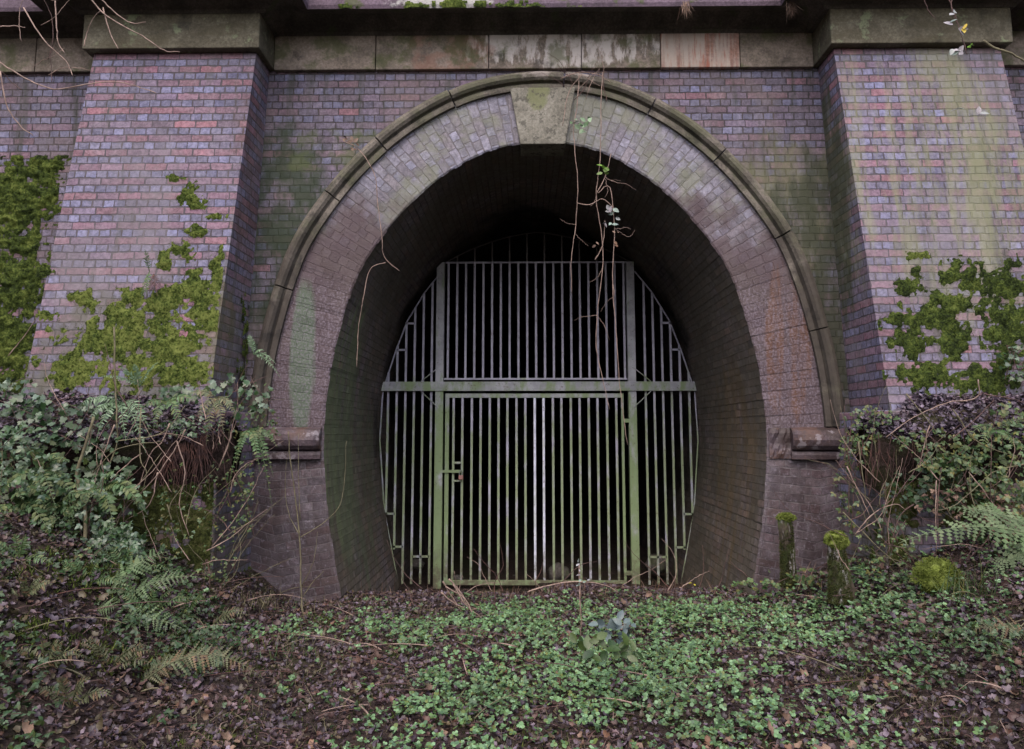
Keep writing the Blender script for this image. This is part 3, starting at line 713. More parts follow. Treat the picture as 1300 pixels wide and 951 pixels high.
moss('moss', lambda u, v: (Vector((-3.28, u, v)), Vector((1, 0, 0))), (-.8, -.02), (2., 4.2), lambda P: -.45 + .35 * mn.noise(P * 1.7) + (.4 if P.y > -.22 else 0), M_moss, 'thin moss in the corner beside the left buttress', thick=.015)

for sg, lab in ((-1, 'yellow green moss running down the corner of the left plinth'), (1, 'green moss running down the corner of the right plinth')):
    moss('moss', lambda u, v: (Vector((sg * 3.17, u, v)) if u > -1.05 else Vector((sg * (3.17 + (-1.05 - u)), -1.062, v)), Vector((-.6 * sg, -.7, 0)).normalized()), (-1.3, -.85), (-.1, 1.7), lambda P: .1 - abs(P.x * sg - 3.17) * 2 - abs(P.y + 1.06) * 2 + .2 * mn.noise(P * 2), mossmat('corner_moss', [S(50,48,30), S(74,74,42), S(90,92,52), S(104,102,64)]), lab, thick=.02)
# ------------------------------------------------------------------ earth ledges
def ledge(sg, xa, xb):
    mb = MB(); N = 90; rows = []
    for i in range(N + 1):
        x = xa + (xb - xa) * i / N; X = sg * x
        inn = min(1, (x - 3.1) / .5)  # thins towards the tunnel
        d = .30 + .22 * inn + .10 * mn.noise(Vector((X * 1.6, 0, 0))); zt_ = 2.05 - .28 * (1 - inn) + .10 * mn.noise(Vector((X * 2, 3, 0)))
        zl = 1.74 - .1 * inn * (1 if sg < 0 else .6) + .09 * mn.noise(Vector((X * 2.3, 7, 0)))
        y0 = -.86
        pf = [(y0 + .1, zt_), (y0 - .06, zt_ - .03), (y0 - .2, (zt_ + zl) / 2 + .06), (y0 - d, zl + .04), (y0 - d - .03, zl - .05), (y0 - d * .75, zl - .2), (-1.12, zl - .36), (-1.0, zl - .55)]
        rows.append([(X, y + .03 * mn.noise(Vector((X * 9, k, 0))), z + .03 * mn.noise(Vector((X * 9, k, 5)))) for k, (y, z) in enumerate(pf)])
    for a, b in zip(rows[:-1], rows[1:]):
        for k in range(len(a) - 1):
            q = [a[k], b[k], b[k + 1], a[k + 1]]; mb.poly(q if sg < 0 else q[::-1])
    mb.poly(rows[0] if sg > 0 else rows[0][::-1])
    mb.build('earth_ledge', M_earth, None, smooth=True, merge=True, kind='structure')
    return rows
RL = ledge(-1, 3.0, 8); RR = ledge(1, 3.0, 8)
def ledge_pt(rows, t, s):
    i = min(len(rows) - 2, int(t * (len(rows) - 1))); f = t * (len(rows) - 1) - i; k = min(3, int(s * 4)); g = s * 4 - k
    lerp = lambda a, b, f: Vector(a).lerp(Vector(b), f)
    return lerp(lerp(rows[i][k], rows[i + 1][k], f), lerp(rows[i][k + 1], rows[i + 1][k + 1], f), g)
random.seed(41)
for rows, lab in ((RL, 'purple brown dead leaves heaped on the left ledge'), (RR, 'purple brown dead leaves heaped on the right ledge')):
    X = []
    for _ in range(9000):
        p = ledge_pt(rows, random.random() ** 1.2, random.random()) + Vector((0, random.uniform(-.03, .01), random.uniform(0, .05)))
        X.append(xf(p, random.uniform(.02, .055), (0, -.5, .8), tilt=.6))
    tag(instance_mesh('leaf_litter', T_CURL, X, M_litterled), lab, 'leaf litter', kind=ST)
# hanging roots below the left ledge
def roots(px0, px1, n, lab, rows, L=(.15, .5)):
    mb = MB()
    for _ in range(n):
        px = random.uniform(px0, px1); p = at(px, random.uniform(548, 575), -1.32); l = random.uniform(*L)
        pts = [p]; d = Vector((random.gauss(0, .15), .05, -1))
        for k in range(5):
            d = d + Vector((random.gauss(0, .15), random.gauss(0, .08), 0)); pts.append(pts[-1] + d.normalized() * l / 5)
        mb.tube(pts, .004, 4, .0015)
    o = mb.build('hanging_roots', M_root, None); tag(o, lab, 'roots', kind=ST)
roots(205, 262, 120, 'dense dark red brown roots hanging under the left ledge', RL); roots(0, 60, 60, 'reddish roots hanging at the far left under the ledge', RL)
roots(1075, 1300, 50, 'thin dark roots hanging under the right ledge', RR)

# ------------------------------------------------------------------ ground cover and litter
random.seed(51)
def onground(px, py, lift=0):
    # walk along the ray to the ground
    for Y in np.arange(-8.0, 3.0, .05):
        p = at(px, py, Y)
        if p.z <= gz(p.x, Y) : return Vector((p.x, Y, gz(p.x, Y) + lift))
    return None
def saxmask(x, y):
    m = mn.noise(Vector((x * .9, y * .9, 2))) * .9 + mn.noise(Vector((x * 3.2, y * 3.2, 5))) * .8
    c = 1 - math.hypot((x - 1.2) / 3.2, (y + 1.5) / 1.9)
    c2 = 1 - math.hypot((x - .3) / 2.0, (y + 2.9) / 1.8)
    return m + 1.2 * max(c, c2) - .28 - max(0, y + 1.1) * .55 - max(0, -x - .6) * .12
X = []; XL = []; XM = []
for _ in range(85000):
    x = random.uniform(-4.5, 4.6); y = random.uniform(-6.6, .4)
    if abs(x) > 2.2 and y > -.15: continue
    if abs(x) > 3.1 and y > -1.1: continue
    m = saxmask(x, y)
    if m > -.34 and random.random() < min(1, (m + .34) * .95) * (.35 if mn.noise(Vector((x * 5.5, y * 5.5, 8))) < -.05 else 1):
        X.append(xf(Vector((x, y, gz(x, y) + random.uniform(.01, .09))), random.uniform(.014, .042), (0, -.25, 1), tilt=.35))
tag(instance_mesh('ground_cover', T_SAX, X, M_sax), 'carpet of small pale green leaves on the damp ground before the gate', 'ground cover', kind=ST)
XL = []
for _ in range(90000):
    x = random.uniform(-6, 5.6); y = random.uniform(-7.2, 1.5)
    if abs(x) > 2.15 and y > -.1: continue
    if abs(x) > 3.1 and y > -1.08: continue
    XL.append(xf(Vector((x, y, gz(x, y) + random.uniform(.0, .03))), random.uniform(.018, .05), (0, -.1, 1), tilt=.6))
tag(instance_mesh('leaf_litter', T_CURL, XL, M_litter), 'brown and purple dead leaves covering the ground in front of the tunnel', 'leaf litter', kind=ST)
# moss cushions on the ground
XM = []
for _ in range(42000):
    x = random.uniform(-5.6, 5.); y = random.uniform(-6.5, .2)
    if abs(x) > 3.1 and y > -1.08: continue
    if abs(x) > 2.15 and y > -.05: continue
    if mn.noise(Vector((x * 1.7, y * 1.7, 11))) + (.15 if x < -1.5 else .08) + .4 * mn.noise(Vector((x * 6, y * 6, 3))) + (.1 if abs(x) > 2.4 else 0) > .22:
        XM.append(xf(Vector((x, y, gz(x, y) - .004)), random.uniform(.02, .045), (0, 0, 1), tilt=.3))
tag(instance_mesh('ground_moss', T_TUFT, XM, M_mossdark), 'low dark green moss growing between dead leaves on the ground', 'moss', kind=ST)
# fine debris
mb = MB()
for _ in range(6000):
    x = random.uniform(-5, 5); y = random.uniform(-6.5, 1.0)
    if abs(x) > 2.1 and y > -.1 or abs(x) > 3.1 and y > -1.1: continue
    a = random.uniform(0, 6.28); l = random.uniform(.04, .16); p = Vector((x, y, gz(x, y) + .02)); q = p + Vector((math.cos(a) * l, math.sin(a) * l, random.uniform(-.02, .04)))
    mb.tube([p, (p + q) / 2 + Vector((0, 0, .01)), q], .003, 3, .002)
tag(mb.build('twig_litter', M_twigd, None), 'scattered bits of dark twig lying on the ground', 'twig litter', kind=ST)

# ------------------------------------------------------------------ plants, stems, stones
def MBadd(mb, t, m):
    n = len(mb.v); mb.v += [tuple(m @ Vector(p)) for p in t[0]]
    for f in t[1]: mb.f.append(tuple(i + n for i in f)); mb.uv.append([(0, 0)] * len(f))
def bez(a, c, b, n):
    return [a * (1 - t) ** 2 + c * (2 * t * (1 - t)) + b * t * t for t in [i / n for i in range(n + 1)]]
PIN = ovate(.13, .1, .18, 4)
def serrate(w0=.13, n=7, curl=.12):
    v = [(0, 0, 0)]; f = []
    for i in range(1, n + 1):
        t = i / n; ww = w0 * (1 - t) ** .7 + .01; z = -curl * t * t
        v += [(0, t, z), (ww, t - .35 / n, z + .02), (-ww, t - .35 / n, z + .02), (ww * .45, t - .8 / n, z), (-ww * .45, t - .8 / n, z)]
    pc = 0
    for i in range(1, n + 1):
        b = 1 + (i - 1) * 5; c, r, l, ri, li = b, b + 1, b + 2, b + 3, b + 4
        f += [(pc, ri, r, c), (pc, c, l, li)]; pc = c
    return v, f
SER = serrate()
SERW = serrate(.2, 5, .1)
def frond(name, a, b, lift, wid, n, mat, parent, nrm=(0, -.7, .7), pin=PIN, droop=.25, ends=.25, label=None):
    a = Vector(a); b = Vector(b); c = (a + b) / 2 + Vector(lift); P = bez(a, c, b, n + 3); N0 = Vector(nrm).normalized()
    mb = MB(); L = (b - a).length; mb.tube(P, .004 + L * .003, 4, .0015)
    for i in range(2, n + 3):
        t = i / (n + 3); d = (P[min(i + 1, n + 3)] - P[i - 1]).normalized(); side = d.cross(N0).normalized(); N = side.cross(d)
        w_ = wid * (math.sin(math.pi * min(1, t * .8 + ends * .55)) ** .8) * (1 - t) ** .25
        for sg in (1, -1):
            if random.random() < .05: continue
            dirv = (side * sg + d * random.uniform(.25, .65) - N * droop * random.uniform(-.2, 2.2)).normalized(); x = dirv.cross(N).normalized(); z = x.cross(dirv)
            ww = w_ * random.uniform(.65, 1.15)
            m = Matrix.Translation(P[i]) @ Matrix((x, dirv, z)).transposed().to_4x4() @ Matrix.Diagonal((ww * 1.1, ww, ww, 1))
            MBadd(mb, pin, m)
    o = mb.build(name, mat, parent)
    if label: o['label'] = label
    return o
def fern(label, base, tips, wid, n, mat, Y, lift=.1, pin=PIN, nrm=(0, -.7, .7), group=None, droop=.25, cat='fern'):
    B = at(*base, Y); e = empty('fern', B, label, cat, group)
    for tx, ty, dy in tips:
        T = at(tx, ty, Y + dy); frond('frond', B, T, (0, -abs(dy) * .3, lift * (T - B).length), wid * random.uniform(.85, 1.1), n, mat, e, pin=pin, nrm=nrm, droop=droop)
    return e
random.seed(61)
# large dead fronds, and the ferns of the two ledges
fern('large olive fern frond arching towards the corner of the left plinth', (85, 835), [(254, 733, .15), (215, 700, .35), (150, 770, -.3), (235, 800, -.2)], .20, 24, M_fernbig, -2.6, .35, SER, group=None)
fern('drooping olive fern frond along the bottom of the left bank', (180, 868), [(335, 862, 0.1), (270, 845, .5)], .13, 26, M_fernold, -3.4, .45, SER)
fern('blurred olive fern at the lower left corner', (30, 880), [(-20, 790, 0.1), (110, 850, .1), (60, 790, .3)], .13, 18, M_fernold, -3.6, .3, SER)
fern('large grey green fern frond hanging over the right bank', (1360, 700), [(1140, 690, -.2), (1200, 645, .3), (1250, 730, -.1)], .25, 22, M_fernbig, -2.1, .22, SERW)
fern('olive fern frond at the lower right edge', (1340, 830), [(1235, 800, 0), (1250, 850, -.1)], .16, 20, M_fernold, -3.2, .3, SER)
fern('small fern rooted in the front of the left buttress', (190, 345), [(184, 316, -.12), (178, 384, -.1), (186, 375, -.14)], .05, 12, M_fern, -.82, .1)
fern('pale upright fern on top of the left ledge', (178, 490), [(152, 466, -.15), (170, 462, -.1), (201, 460, -.1), (128, 478, -.2)], .05, 14, M_fernpale, -1.15, .2, ovate(.2, .1, .1, 3))
fern('drooping pale fern on the left ledge beside the tall thin stem', (156, 512), [(112, 535, -.3), (122, 560, -.35), (190, 545, -.3), (185, 575, -.3), (140, 500, -.2), (100, 515, -.2), (160, 560, -.4)], .085, 15, M_fernpale, -1.35, .35)
fern('green fern at the middle of the left ledge', (212, 510), [(195, 545, -.3), (230, 540, -.3), (180, 520, -.2), (245, 510, -.1)], .09, 15, M_fern, -1.35, .35)
fern('yellowish fern with small leaflets at the right end of the left ledge', (275, 505), [(250, 535, -.2), (262, 565, -.2), (300, 530, -.2), (240, 500, -.1), (285, 555, -.25)], .075, 14, M_fernold, -1.3, .35)
fern('hanging green fern with lobed fronds beside the left impost', (318, 545), [(347, 605, -.1), (345, 640, -.1), (330, 600, -.2), (352, 568, -.05), (300, 590, -.2), (290, 620, -.2)], .055, 15, M_fern, -1.2, .4, ovate(.24, .1, .1, 3))
fern('small pale fern on the wall below the left hood mould', (322, 450), [(350, 462, -.1), (356, 480, -.1), (316, 425, -.05), (335, 445, -.1)], .045, 12, M_fernpale, -.7, .3)
fern('small green fern among the leaves on the right ledge', (1262, 545), [(1225, 560, -.2), (1290, 570, -.2), (1240, 580, -.25), (1300, 535, -.1)], .07, 13, M_fern, -1.35, .35)
for (bx, by, lab) in ((20, 640, 'dense green fern clump hanging from the far left bank'), (75, 640, 'dense green fern clump on the left bank beside the thick pale stem'), (50, 600, 'upper dark green fern clump below the far left ledge'), (130, 620, 'green fern clump behind the thick pale stem')):
    fern(lab, (bx, by), [(bx + random.uniform(-60, 60), by + random.uniform(-30, 75), -random.uniform(.05, .35)) for _ in range(11)], .085, 13, M_fern, -1.75, .4, ovate(.26, .1, .12, 3))
fern('reddish dead fern hanging on the left buttress below the small fern', (195, 348), [(200, 376, -.12), (190, 372, -.1), (205, 365, -.1)], .035, 12, M_root, -.84, .1, cat='dead fern')
def clump(name, label, cat, regs, Y, n, tmpl, size, mat, dy=.12, nrm=(0, -.8, .6), stems=6, smat=None, tilt=.45, down=None):
    B = at(regs[0][0], regs[0][1] + regs[0][3], Y); e = empty(name, B, label, cat); X = []
    for _ in range(n):
        cx, cy, rx, ry = random.choice(regs); a = random.uniform(0, 6.28); r = math.sqrt(random.random())
        p = at(cx + rx * r * math.cos(a), cy + ry * r * math.sin(a), Y + random.uniform(-dy, dy)); X.append(xf(p, random.uniform(*size), nrm, tilt=tilt))
    instance_mesh('leaves', tmpl, X, mat, e)
    for _ in range(stems):
        mb = MB(); cx, cy, rx, ry = random.choice(regs); a = at(cx + random.uniform(-rx, rx), cy + ry, Y); b = at(cx + random.uniform(-rx, rx), cy - ry, Y)
        mb.tube(bez(a, (a + b) / 2 + Vector((random.uniform(-.1, .1), -.1, .05)), b, 6), .004, 4, .002)
        mb.build('stem', smat or M_twigd, e)
    return e
clump('ivy_plant', 'ivy with dark and grey green leaves along the left ledge edge', 'ivy', [(60, 545, 60, 14), (30, 520, 40, 14), (110, 560, 40, 12)], -1.5, 120, T_IVY, (.04, .09), M_ivy)
clump('ivy_plant', 'ivy at the inner end of the left ledge above the impost', 'ivy', [(300, 495, 45, 18), (320, 515, 30, 20), (230, 500, 30, 12)], -1.25, 130, T_IVY, (.035, .08), M_ivy)
clump('ivy_plant', 'small leaved ivy trailing down the corner of the left plinth', 'ivy', [(300, 590, 22, 55), (310, 640, 14, 40), (330, 540, 28, 22)], -1.15, 190, T_TRE, (.03, .06), M_bramble)
clump('bramble', 'leafy bramble covering the far left bank', 'bramble', [(40, 600, 60, 22), (90, 650, 50, 40), (20, 560, 40, 20), (140, 640, 45, 45), (150, 690, 30, 20)], -1.85, 460, T_TRE, (.05, .09), M_ivy, .25)
clump('low_plant', 'low green leafy plants at the foot of the left bank', 'weed', [(130, 720, 70, 30), (70, 790, 60, 30), (200, 800, 60, 30)], -2.4, 90, T_TRE, (.04, .08), M_bramble, .2, (0, -.3, 1))
clump('bramble', 'pale leaved bramble at the inner end of the right ledge', 'bramble', [(1095, 545, 26, 26), (1085, 570, 20, 20), (1115, 530, 30, 14), (1080, 620, 20, 60)], -1.15, 190, T_TRE, (.04, .075), M_bramble)
clump('bramble', 'bramble with yellowing leaves hanging from the right ledge', 'bramble', [(1245, 570, 50, 20), (1280, 540, 30, 25), (1200, 590, 40, 12), (1290, 600, 30, 40), (1270, 630, 40, 30)], -1.5, 330, T_TRE, (.05, .09), M_bramble, .2)
clump('ivy_plant', 'ivy on the mossy face under the right ledge', 'ivy', [(1140, 620, 20, 26), (1185, 635, 30, 16), (1130, 660, 24, 20), (1230, 610, 50, 26)], -1.2, 130, T_IVY, (.03, .06), M_ivy)
clump('ivy_plant', 'dark ivy tuft at the right edge above the ledge', 'ivy', [(1290, 460, 24, 22)], -1.05, 60, T_IVY, (.03, .06), M_ivy)
clump('low_plant', 'thin leafy weeds growing at the foot of the right jamb', 'weed', [(1010, 735, 50, 14), (960, 745, 30, 10), (1090, 730, 40, 20)], -.8, 110, T_SAX, (.03, .055), M_bramble, .15, (0, -.4, 1))
clump('low_plant', 'leafy weeds on the right bank behind the moss ball', 'weed', [(1150, 720, 50, 30), (1240, 720, 60, 20), (1130, 690, 40, 30)], -1.6, 170, T_TRE, (.035, .065), M_bramble, .2, (0, -.4, 1))
clump('young_shrub', 'young bluish leaved evergreen seedling in the ground cover', 'seedling', [(780, 797, 24, 16)], -3.2, 34, T_OV, (.05, .08), leafmat('bluish_leaf', [S(78,92,96), S(66,80,82), S(94,108,108)], .3), .08, (0, -.5, .8), 0)
clump('young_shrub', 'glossy dark green seedling in front of the bluish one', 'seedling', [(755, 822, 36, 12), (795, 826, 16, 8)], -3.5, 30, T_OV, (.06, .1), leafmat('glossy_leaf', [S(40,62,32), S(52,76,38), S(70,86,42)], .4, spec=.4), .08, (0, -.6, .8), 0)
random.seed(71)
def stem(pts, Y, r, mat, name='bare_stem', label=None, group=None, cat='stem', r2=None, dY=None, parent=None):
    q = [at(x, y, Y + (dY[i] if dY else random.uniform(-.03, .03))) for i, (x, y) in enumerate(pts)]
    # smooth
    Q = []
    E_ = [q[0] * 2 - q[1]] + q + [q[-1] * 2 - q[-2]]
    for i in range(1, len(E_) - 2):
        for k in range(5):
            t = k / 5; a, b, c, d = E_[i-1], E_[i], E_[i+1], E_[i+2]
            v = .5 * ((2*b) + (c-a)*t + (2*a-5*b+4*c-d)*t*t + (3*b-a-3*c+d)*t**3)
            Q.append(v + Vector((random.gauss(0, .0025), 0, random.gauss(0, .0025))))
    Q.append(q[-1]); mb = MB(); mb.tube(Q, r, 5, r2 if r2 is not None else r * .5)
    o = mb.build(name, mat, parent, smooth=True)
    return tag(o, label, cat if label else None, group)
stem([(145,415),(146,480),(148,530),(148,566),(128,615),(110,655)], -1.6, .009, M_stem, label='tall straight pale stem standing up in front of the left buttress moss', r2=.006)
stem([(119,530),(106,575),(98,602),(108,640),(107,700),(94,735),(66,795)], -1.9, .012, M_stem, label='thick pale crooked stem in front of the far left ferns', r2=.02)
for i, p in enumerate([[(215,538),(205,562),(190,578),(170,640)], [(179,518),(178,580),(186,602),(174,642)], [(236,545),(224,567),(198,605),(165,640),(122,692)], [(118,600),(150,570),(206,560)], [(145,540),(130,580),(112,640)], [(150,560),(205,550),(235,515)], [(200,600),(190,640),(160,660)], [(212,640),(218,660),(216,640),(235,615)], [(180,575),(150,600),(120,640),(100,660)], [(0,545),(3,580),(0,640)], [(225,560),(235,600),(228,640),(240,680)], [(130,710),(160,640),(205,575)]]):
    stem(p, -1.7, .006, M_twig if i % 2 == 0 else M_stem, label='thin pale root or stem hanging below the left ledge ferns', group='thin pale stems hanging from the left ledge')
stem([(10,452),(28,430),(42,410),(56,384)], -.3, .006, M_twig, label='short dry stem lying across the moss of the far left wing wall')
sap = stem([(385,792),(382,740),(381,690),(376,640),(368,580),(366,548)], -.95, .009, M_stem, label='slender leafless sapling standing before the left jamb', name='sapling', cat='sapling', r2=.005)
for p in ([(381,682),(412,663),(432,640),(438,600),(440,560)], [(383,745),(398,712),(403,675)], [(385,757),(398,738),(411,725)], [(380,680),(366,650),(362,610),(368,560)], [(381,660),(379,600),(379,550)]):
    stem(p, -.95, .0045, M_stem, name='branch', parent=sap, r2=.002)
for p, lab in (([(735,93),(733,130),(728,170),(733,230),(731,285),(725,330),(726,372)], 'long bare vine hanging left of the leafy one below the keystone'), ([(765,92),(763,140),(762,200),(757,250),(764,300),(765,340),(758,400),(757,440),(765,480),(774,520)], 'longest hanging vine reaching down to the gate crossbar'), ([(776,195),(768,225),(758,245),(774,238),(780,290),(778,360),(783,430),(788,500),(797,565)], 'reddish hanging vine with small leaves right of centre'), ([(738,95),(722,118),(714,160)], 'short bare vine trailing over the keystone edge'), ([(733,258),(748,260),(765,253),(780,265)], 'bare side shoot crossing between the hanging vines'), ([(755,330),(765,312),(768,280)], 'short pale twig on the hanging vines'), ([(437,180),(455,190),(475,220),(480,262),(485,300),(488,326),(507,344)], 'thin vine hanging over the upper left of the arch'), ([(490,333),(470,342),(461,380),(455,420),(453,466)], 'thin vine curving down before the left lining')):
    stem(p, -.3, .0052, M_twig, label=lab, name='hanging_vine', cat='vine', r2=.0035)
stem([(712,100),(735,92),(760,95),(775,105)], -.3, .006, M_twig, label='bare vine tangle over the crown of the hood mould', name='hanging_vine', cat='vine')
def leafset(pts, Y, lab, mat, tmpl=T_OV, size=(.05, .08), cat='leaves', name='vine_leaves', k=4, sp=6):
    X = []
    for (x, y) in pts:
        for _ in range(k): X.append(xf(at(x + random.uniform(-sp, sp), y + random.uniform(-sp, sp), Y - random.uniform(0, .05)), random.uniform(*size), (0, -.8, .4), tilt=.5))
    return tag(instance_mesh(name, tmpl, X, mat), lab, cat)
M_bright = leafmat('bright_leaf', [S(86,130,40), S(108,150,54), S(96,120,60)], .4)
M_greyleaf = leafmat('grey_leaf', [S(140,158,150), S(120,140,128), S(156,150,156)], .5)
leafset([(735,158),(730,152),(748,150),(740,162)], -.33, 'green leaves on the vines hanging in front of the keystone edge', M_fernpale)
leafset([(770,213),(765,222)], -.33, 'bright green leaf pair on the hanging vine below the arch edge', M_bright, k=3)
leafset([(778,272),(772,282),(780,268)], -.33, 'pale pinkish leaf cluster on the hanging vines before the dark tunnel', M_greyleaf, k=4)
leafset([(758,306),(780,312),(782,300)], -.33, 'withered leaf cluster low on the hanging vines above the gate', M_dead, k=2, size=(.03, .05))
leafset([(437,178),(452,186),(445,183)], -.3, 'withered brown leaves on the left side of the hood mould', M_dead, k=4, size=(.04,.07))
for i, p in enumerate([[(70,0),(72,30),(74,55),(82,67)], [(-5,76),(30,98),(68,113),(110,107),(140,104),(165,107),(198,118)], [(30,10),(55,50),(84,78),(92,96)], [(0,90),(8,132),(24,158),(42,172)], [(112,-5),(135,20),(180,45),(208,64),(228,66)], [(124,-5),(145,15),(166,29),(185,28)], [(131,10),(140,42),(150,62)], [(0,34),(18,33),(32,35)], [(66,0),(120,-8),(160,-10)]]):
    stem(p, -1.5, .007, M_twig, label='bare dry bramble stem trailing across the top of the left buttress', group='dry stems at the upper left corner', r2=.004)
for i, p in enumerate([[(1203,-5),(1212,18),(1222,50)], [(1172,-5),(1178,12),(1188,24)], [(1222,50),(1228,70)], [(1210,-8),(1208,10),(1215,30)]]):
    stem(p, -1.5, .006, M_twigd, label='thin stem hanging in front of the right capstone', group='thin stems at the upper right corner')
stem([(1248,52),(1265,62),(1285,68),(1310,84)], -1.3, .014, M_stem, label='short mossy branch at the top right beside the capstone')
leafset([(1210,20),(1214,34)], -1.55, 'pale leaves hanging before the right capstone', M_greyleaf, k=3, size=(.06,.09)); leafset([(1222,38)], -1.55, 'yellow leaf hanging before the right capstone', leafmat('yellow_leaf', [S(196,160,40), S(170,150,60)], .5), k=2, size=(.06,.08), sp=2)
leafset([(1212,66),(1220,62)], -1.55, 'grey green leaves at the top of the right buttress', M_greyleaf, k=3, size=(.06,.09)); leafset([(1232,57)], -1.55, 'bright green leaf at the top of the right buttress', M_bright, k=2, size=(.07,.09), sp=2)
leafset([(1221,136),(1241,143)], -1.55, 'two grey green leaves hanging before the middle of the right buttress', M_greyleaf, k=2, size=(.07,.1), sp=4)
for x, lab in ((871, 'dead grass tuft hanging from the cornice right of the keystone'), (1004, 'dead grass tuft hanging from the cornice beside the right capstone')):
    X = [xf(at(x + random.gauss(0, 3), random.uniform(0, 10), -.6), (.12, .12, random.uniform(.1, .22)), (random.gauss(0, .25), -.2, -1), tilt=.15) for _ in range(46)]
    tag(instance_mesh('dead_grass', T_BLADE, X, M_dead), lab, 'dead grass')
# stems over the right ledge and bank
for i, p in enumerate([[(1242,482),(1240,505),(1200,512),(1160,530),(1125,555)], [(1205,560),(1235,535),(1262,508)], [(1150,500),(1175,530),(1190,550)], [(1180,540),(1170,580),(1168,600)], [(1195,590),(1190,640),(1192,700)], [(1300,590),(1260,600),(1215,640),(1180,650)], [(1075,592),(1088,620),(1104,655)], [(1215,728),(1235,705),(1262,678)], [(1300,700),(1275,720),(1240,745)], [(1085,680),(1105,655),(1135,640),(1150,648)], [(1127,690),(1150,700),(1170,730)], [(1070,650),(1110,690),(1165,740)], [(1230,600),(1270,650),(1300,680)], [(1250,500),(1290,508),(1310,515)], [(1090,560),(1095,600),(1100,640)], [(1188,610),(1188,660),(1189,705)], [(1160,640),(1140,660),(1128,720)], [(1210,520),(1240,560),(1290,580)]]):
    stem(p, -1.65, .006, (M_twig, M_twigd, M_stem)[i % 3], label='thin bare bramble stem arching over the right ledge and bank', group='bramble stems over the right bank')
# stems and twigs on the ground before the gate
for p in ([(562,738),(572,755),(585,775)], [(560,752),(575,765),(590,772)], [(570,735),(588,757),(605,790)], [(566,745),(590,760),(600,780)], [(575,742),(592,768),(612,785)]):
    stem(p, -1.0, .008, M_twig, label='dry cut stem in the small bundle before the left gate post', group='bundle of dry stems', name='dry_stem')
stem([(670,752),(690,745),(730,738),(765,742),(785,752)], -1.0, .008, M_twig, label='long reddish bramble shoot arching along the gate sill')
stem([(735,718),(736,760),(738,790),(736,812)], -2.4, .006, M_twig, label='upright dead flower stalk in front of the gate', cat='dead stalk', name='dead_stalk')
leafset([(735,716),(738,728),(733,742),(742,738)], -2.42, 'withered seed heads on the upright stalk before the gate', M_greyleaf, k=3, size=(.02,.04), sp=4, name='seed_heads')
leafset([(880,742)], -.8, 'small yellow leaf on the ground near the right jamb', leafmat('yellow_flower', [S(210,200,70), S(190,180,60)], .5), k=2, size=(.02,.035), sp=2, name='yellow_leaf', cat='leaf')
random.seed(81)
for i in range(62):
    px = random.uniform(20, 1280); py = random.uniform(748, 930); p = onground(px, py, .03)
    if p is None: continue
    a = random.uniform(0, 6.28); l = random.uniform(.12, .38); q = p + Vector((math.cos(a), math.sin(a) * .7, random.uniform(-.05, .25))) * l
    q.z = max(q.z, gz(q.x, q.y) + .015); m = (p + q) / 2 + Vector((random.uniform(-.04, .04), 0, random.uniform(.0, .06)))
    mb = MB(); mb.tube(bez(p, m, q, 6), random.uniform(.003, .007), 5, .0018)
    if random.random() < .5: mb.tube([m, m + Vector((random.uniform(-.1, .1), random.uniform(-.05, .05), random.uniform(.02, .1)))], .003, 4, .001)
    o = mb.build('fallen_twig', random.choice((M_twig, M_twigd, M_twig, M_stem)), None, smooth=True); tag(o, 'thin fallen twig lying on the leaves before the tunnel', 'twig', 'fallen twigs on the ground')
# grass wisps
for (cx, cy, rx, n, h, lab) in ((480, 742, 40, 160, .32, 'wispy dry grass growing by the foot of the left lining'), (640, 755, 110, 220, .14, 'short dry grass on the earth step below the gate'), (860, 742, 60, 150, .2, 'dry grass by the right gate post'), (1000, 745, 40, 90, .3, 'dry grass by the foot of the right jamb'), (340, 770, 60, 120, .16, 'short grass at the foot of the left jamb'), (1225, 760, 40, 90, .25, 'grass tuft beside the log on the right bank'), (300, 830, 120, 180, .12, 'grass blades in the dead leaves at the lower left')):
    X = []
    for _ in range(n):
        p = onground(cx + random.gauss(0, rx * .5), cy + random.gauss(0, 7), 0)
        if p: X.append(xf(p, (.16, h * .7, h * random.uniform(.4, 1.1)), (random.gauss(0, .2), -.1, 1), tilt=.18))
    tag(instance_mesh('grass', T_BLADE, X, random.choice((M_dead, M_stem, M_bramble))), lab, 'grass', kind=ST)
# stones, stumps, log
import bmesh
def rock(loc, r, mat, name='rock', label=None, cat='rock', group=None, parent=None, amp=.35, seed=0, sub=3, fr=1.6):
    bm = bmesh.new(); bmesh.ops.create_icosphere(bm, subdivisions=sub, radius=1)
    for v in bm.verts:
        d = 1 + amp * mn.noise(v.co * fr + Vector((seed, 0, 0))) + amp * .3 * mn.noise(v.co * 5 + Vector((seed, 3, 0)))
        v.co = Vector((v.co.x * r[0], v.co.y * r[1], v.co.z * r[2])) * d
    me = bpy.data.meshes.new(name); bm.to_mesh(me); bm.free(); me.materials.append(mat)
    me.polygons.foreach_set('use_smooth', [True] * len(me.polygons))
    o = bpy.data.objects.new(name, me); o.location = loc; col.objects.link(o)
    if parent: o.parent = parent; o.matrix_parent_inverse = Matrix.Translation(-Vector(parent.location))
    return tag(o, label, cat if label else None, group)
rock(at(709,727,3.55), (.17,.15,.13), M_rock, label='rounded pale rock behind the gate near its middle', seed=1)
rock(at(834,716,3.5), (.16,.14,.14), M_rock, label='angular pale rock behind the right side bars', seed=5)
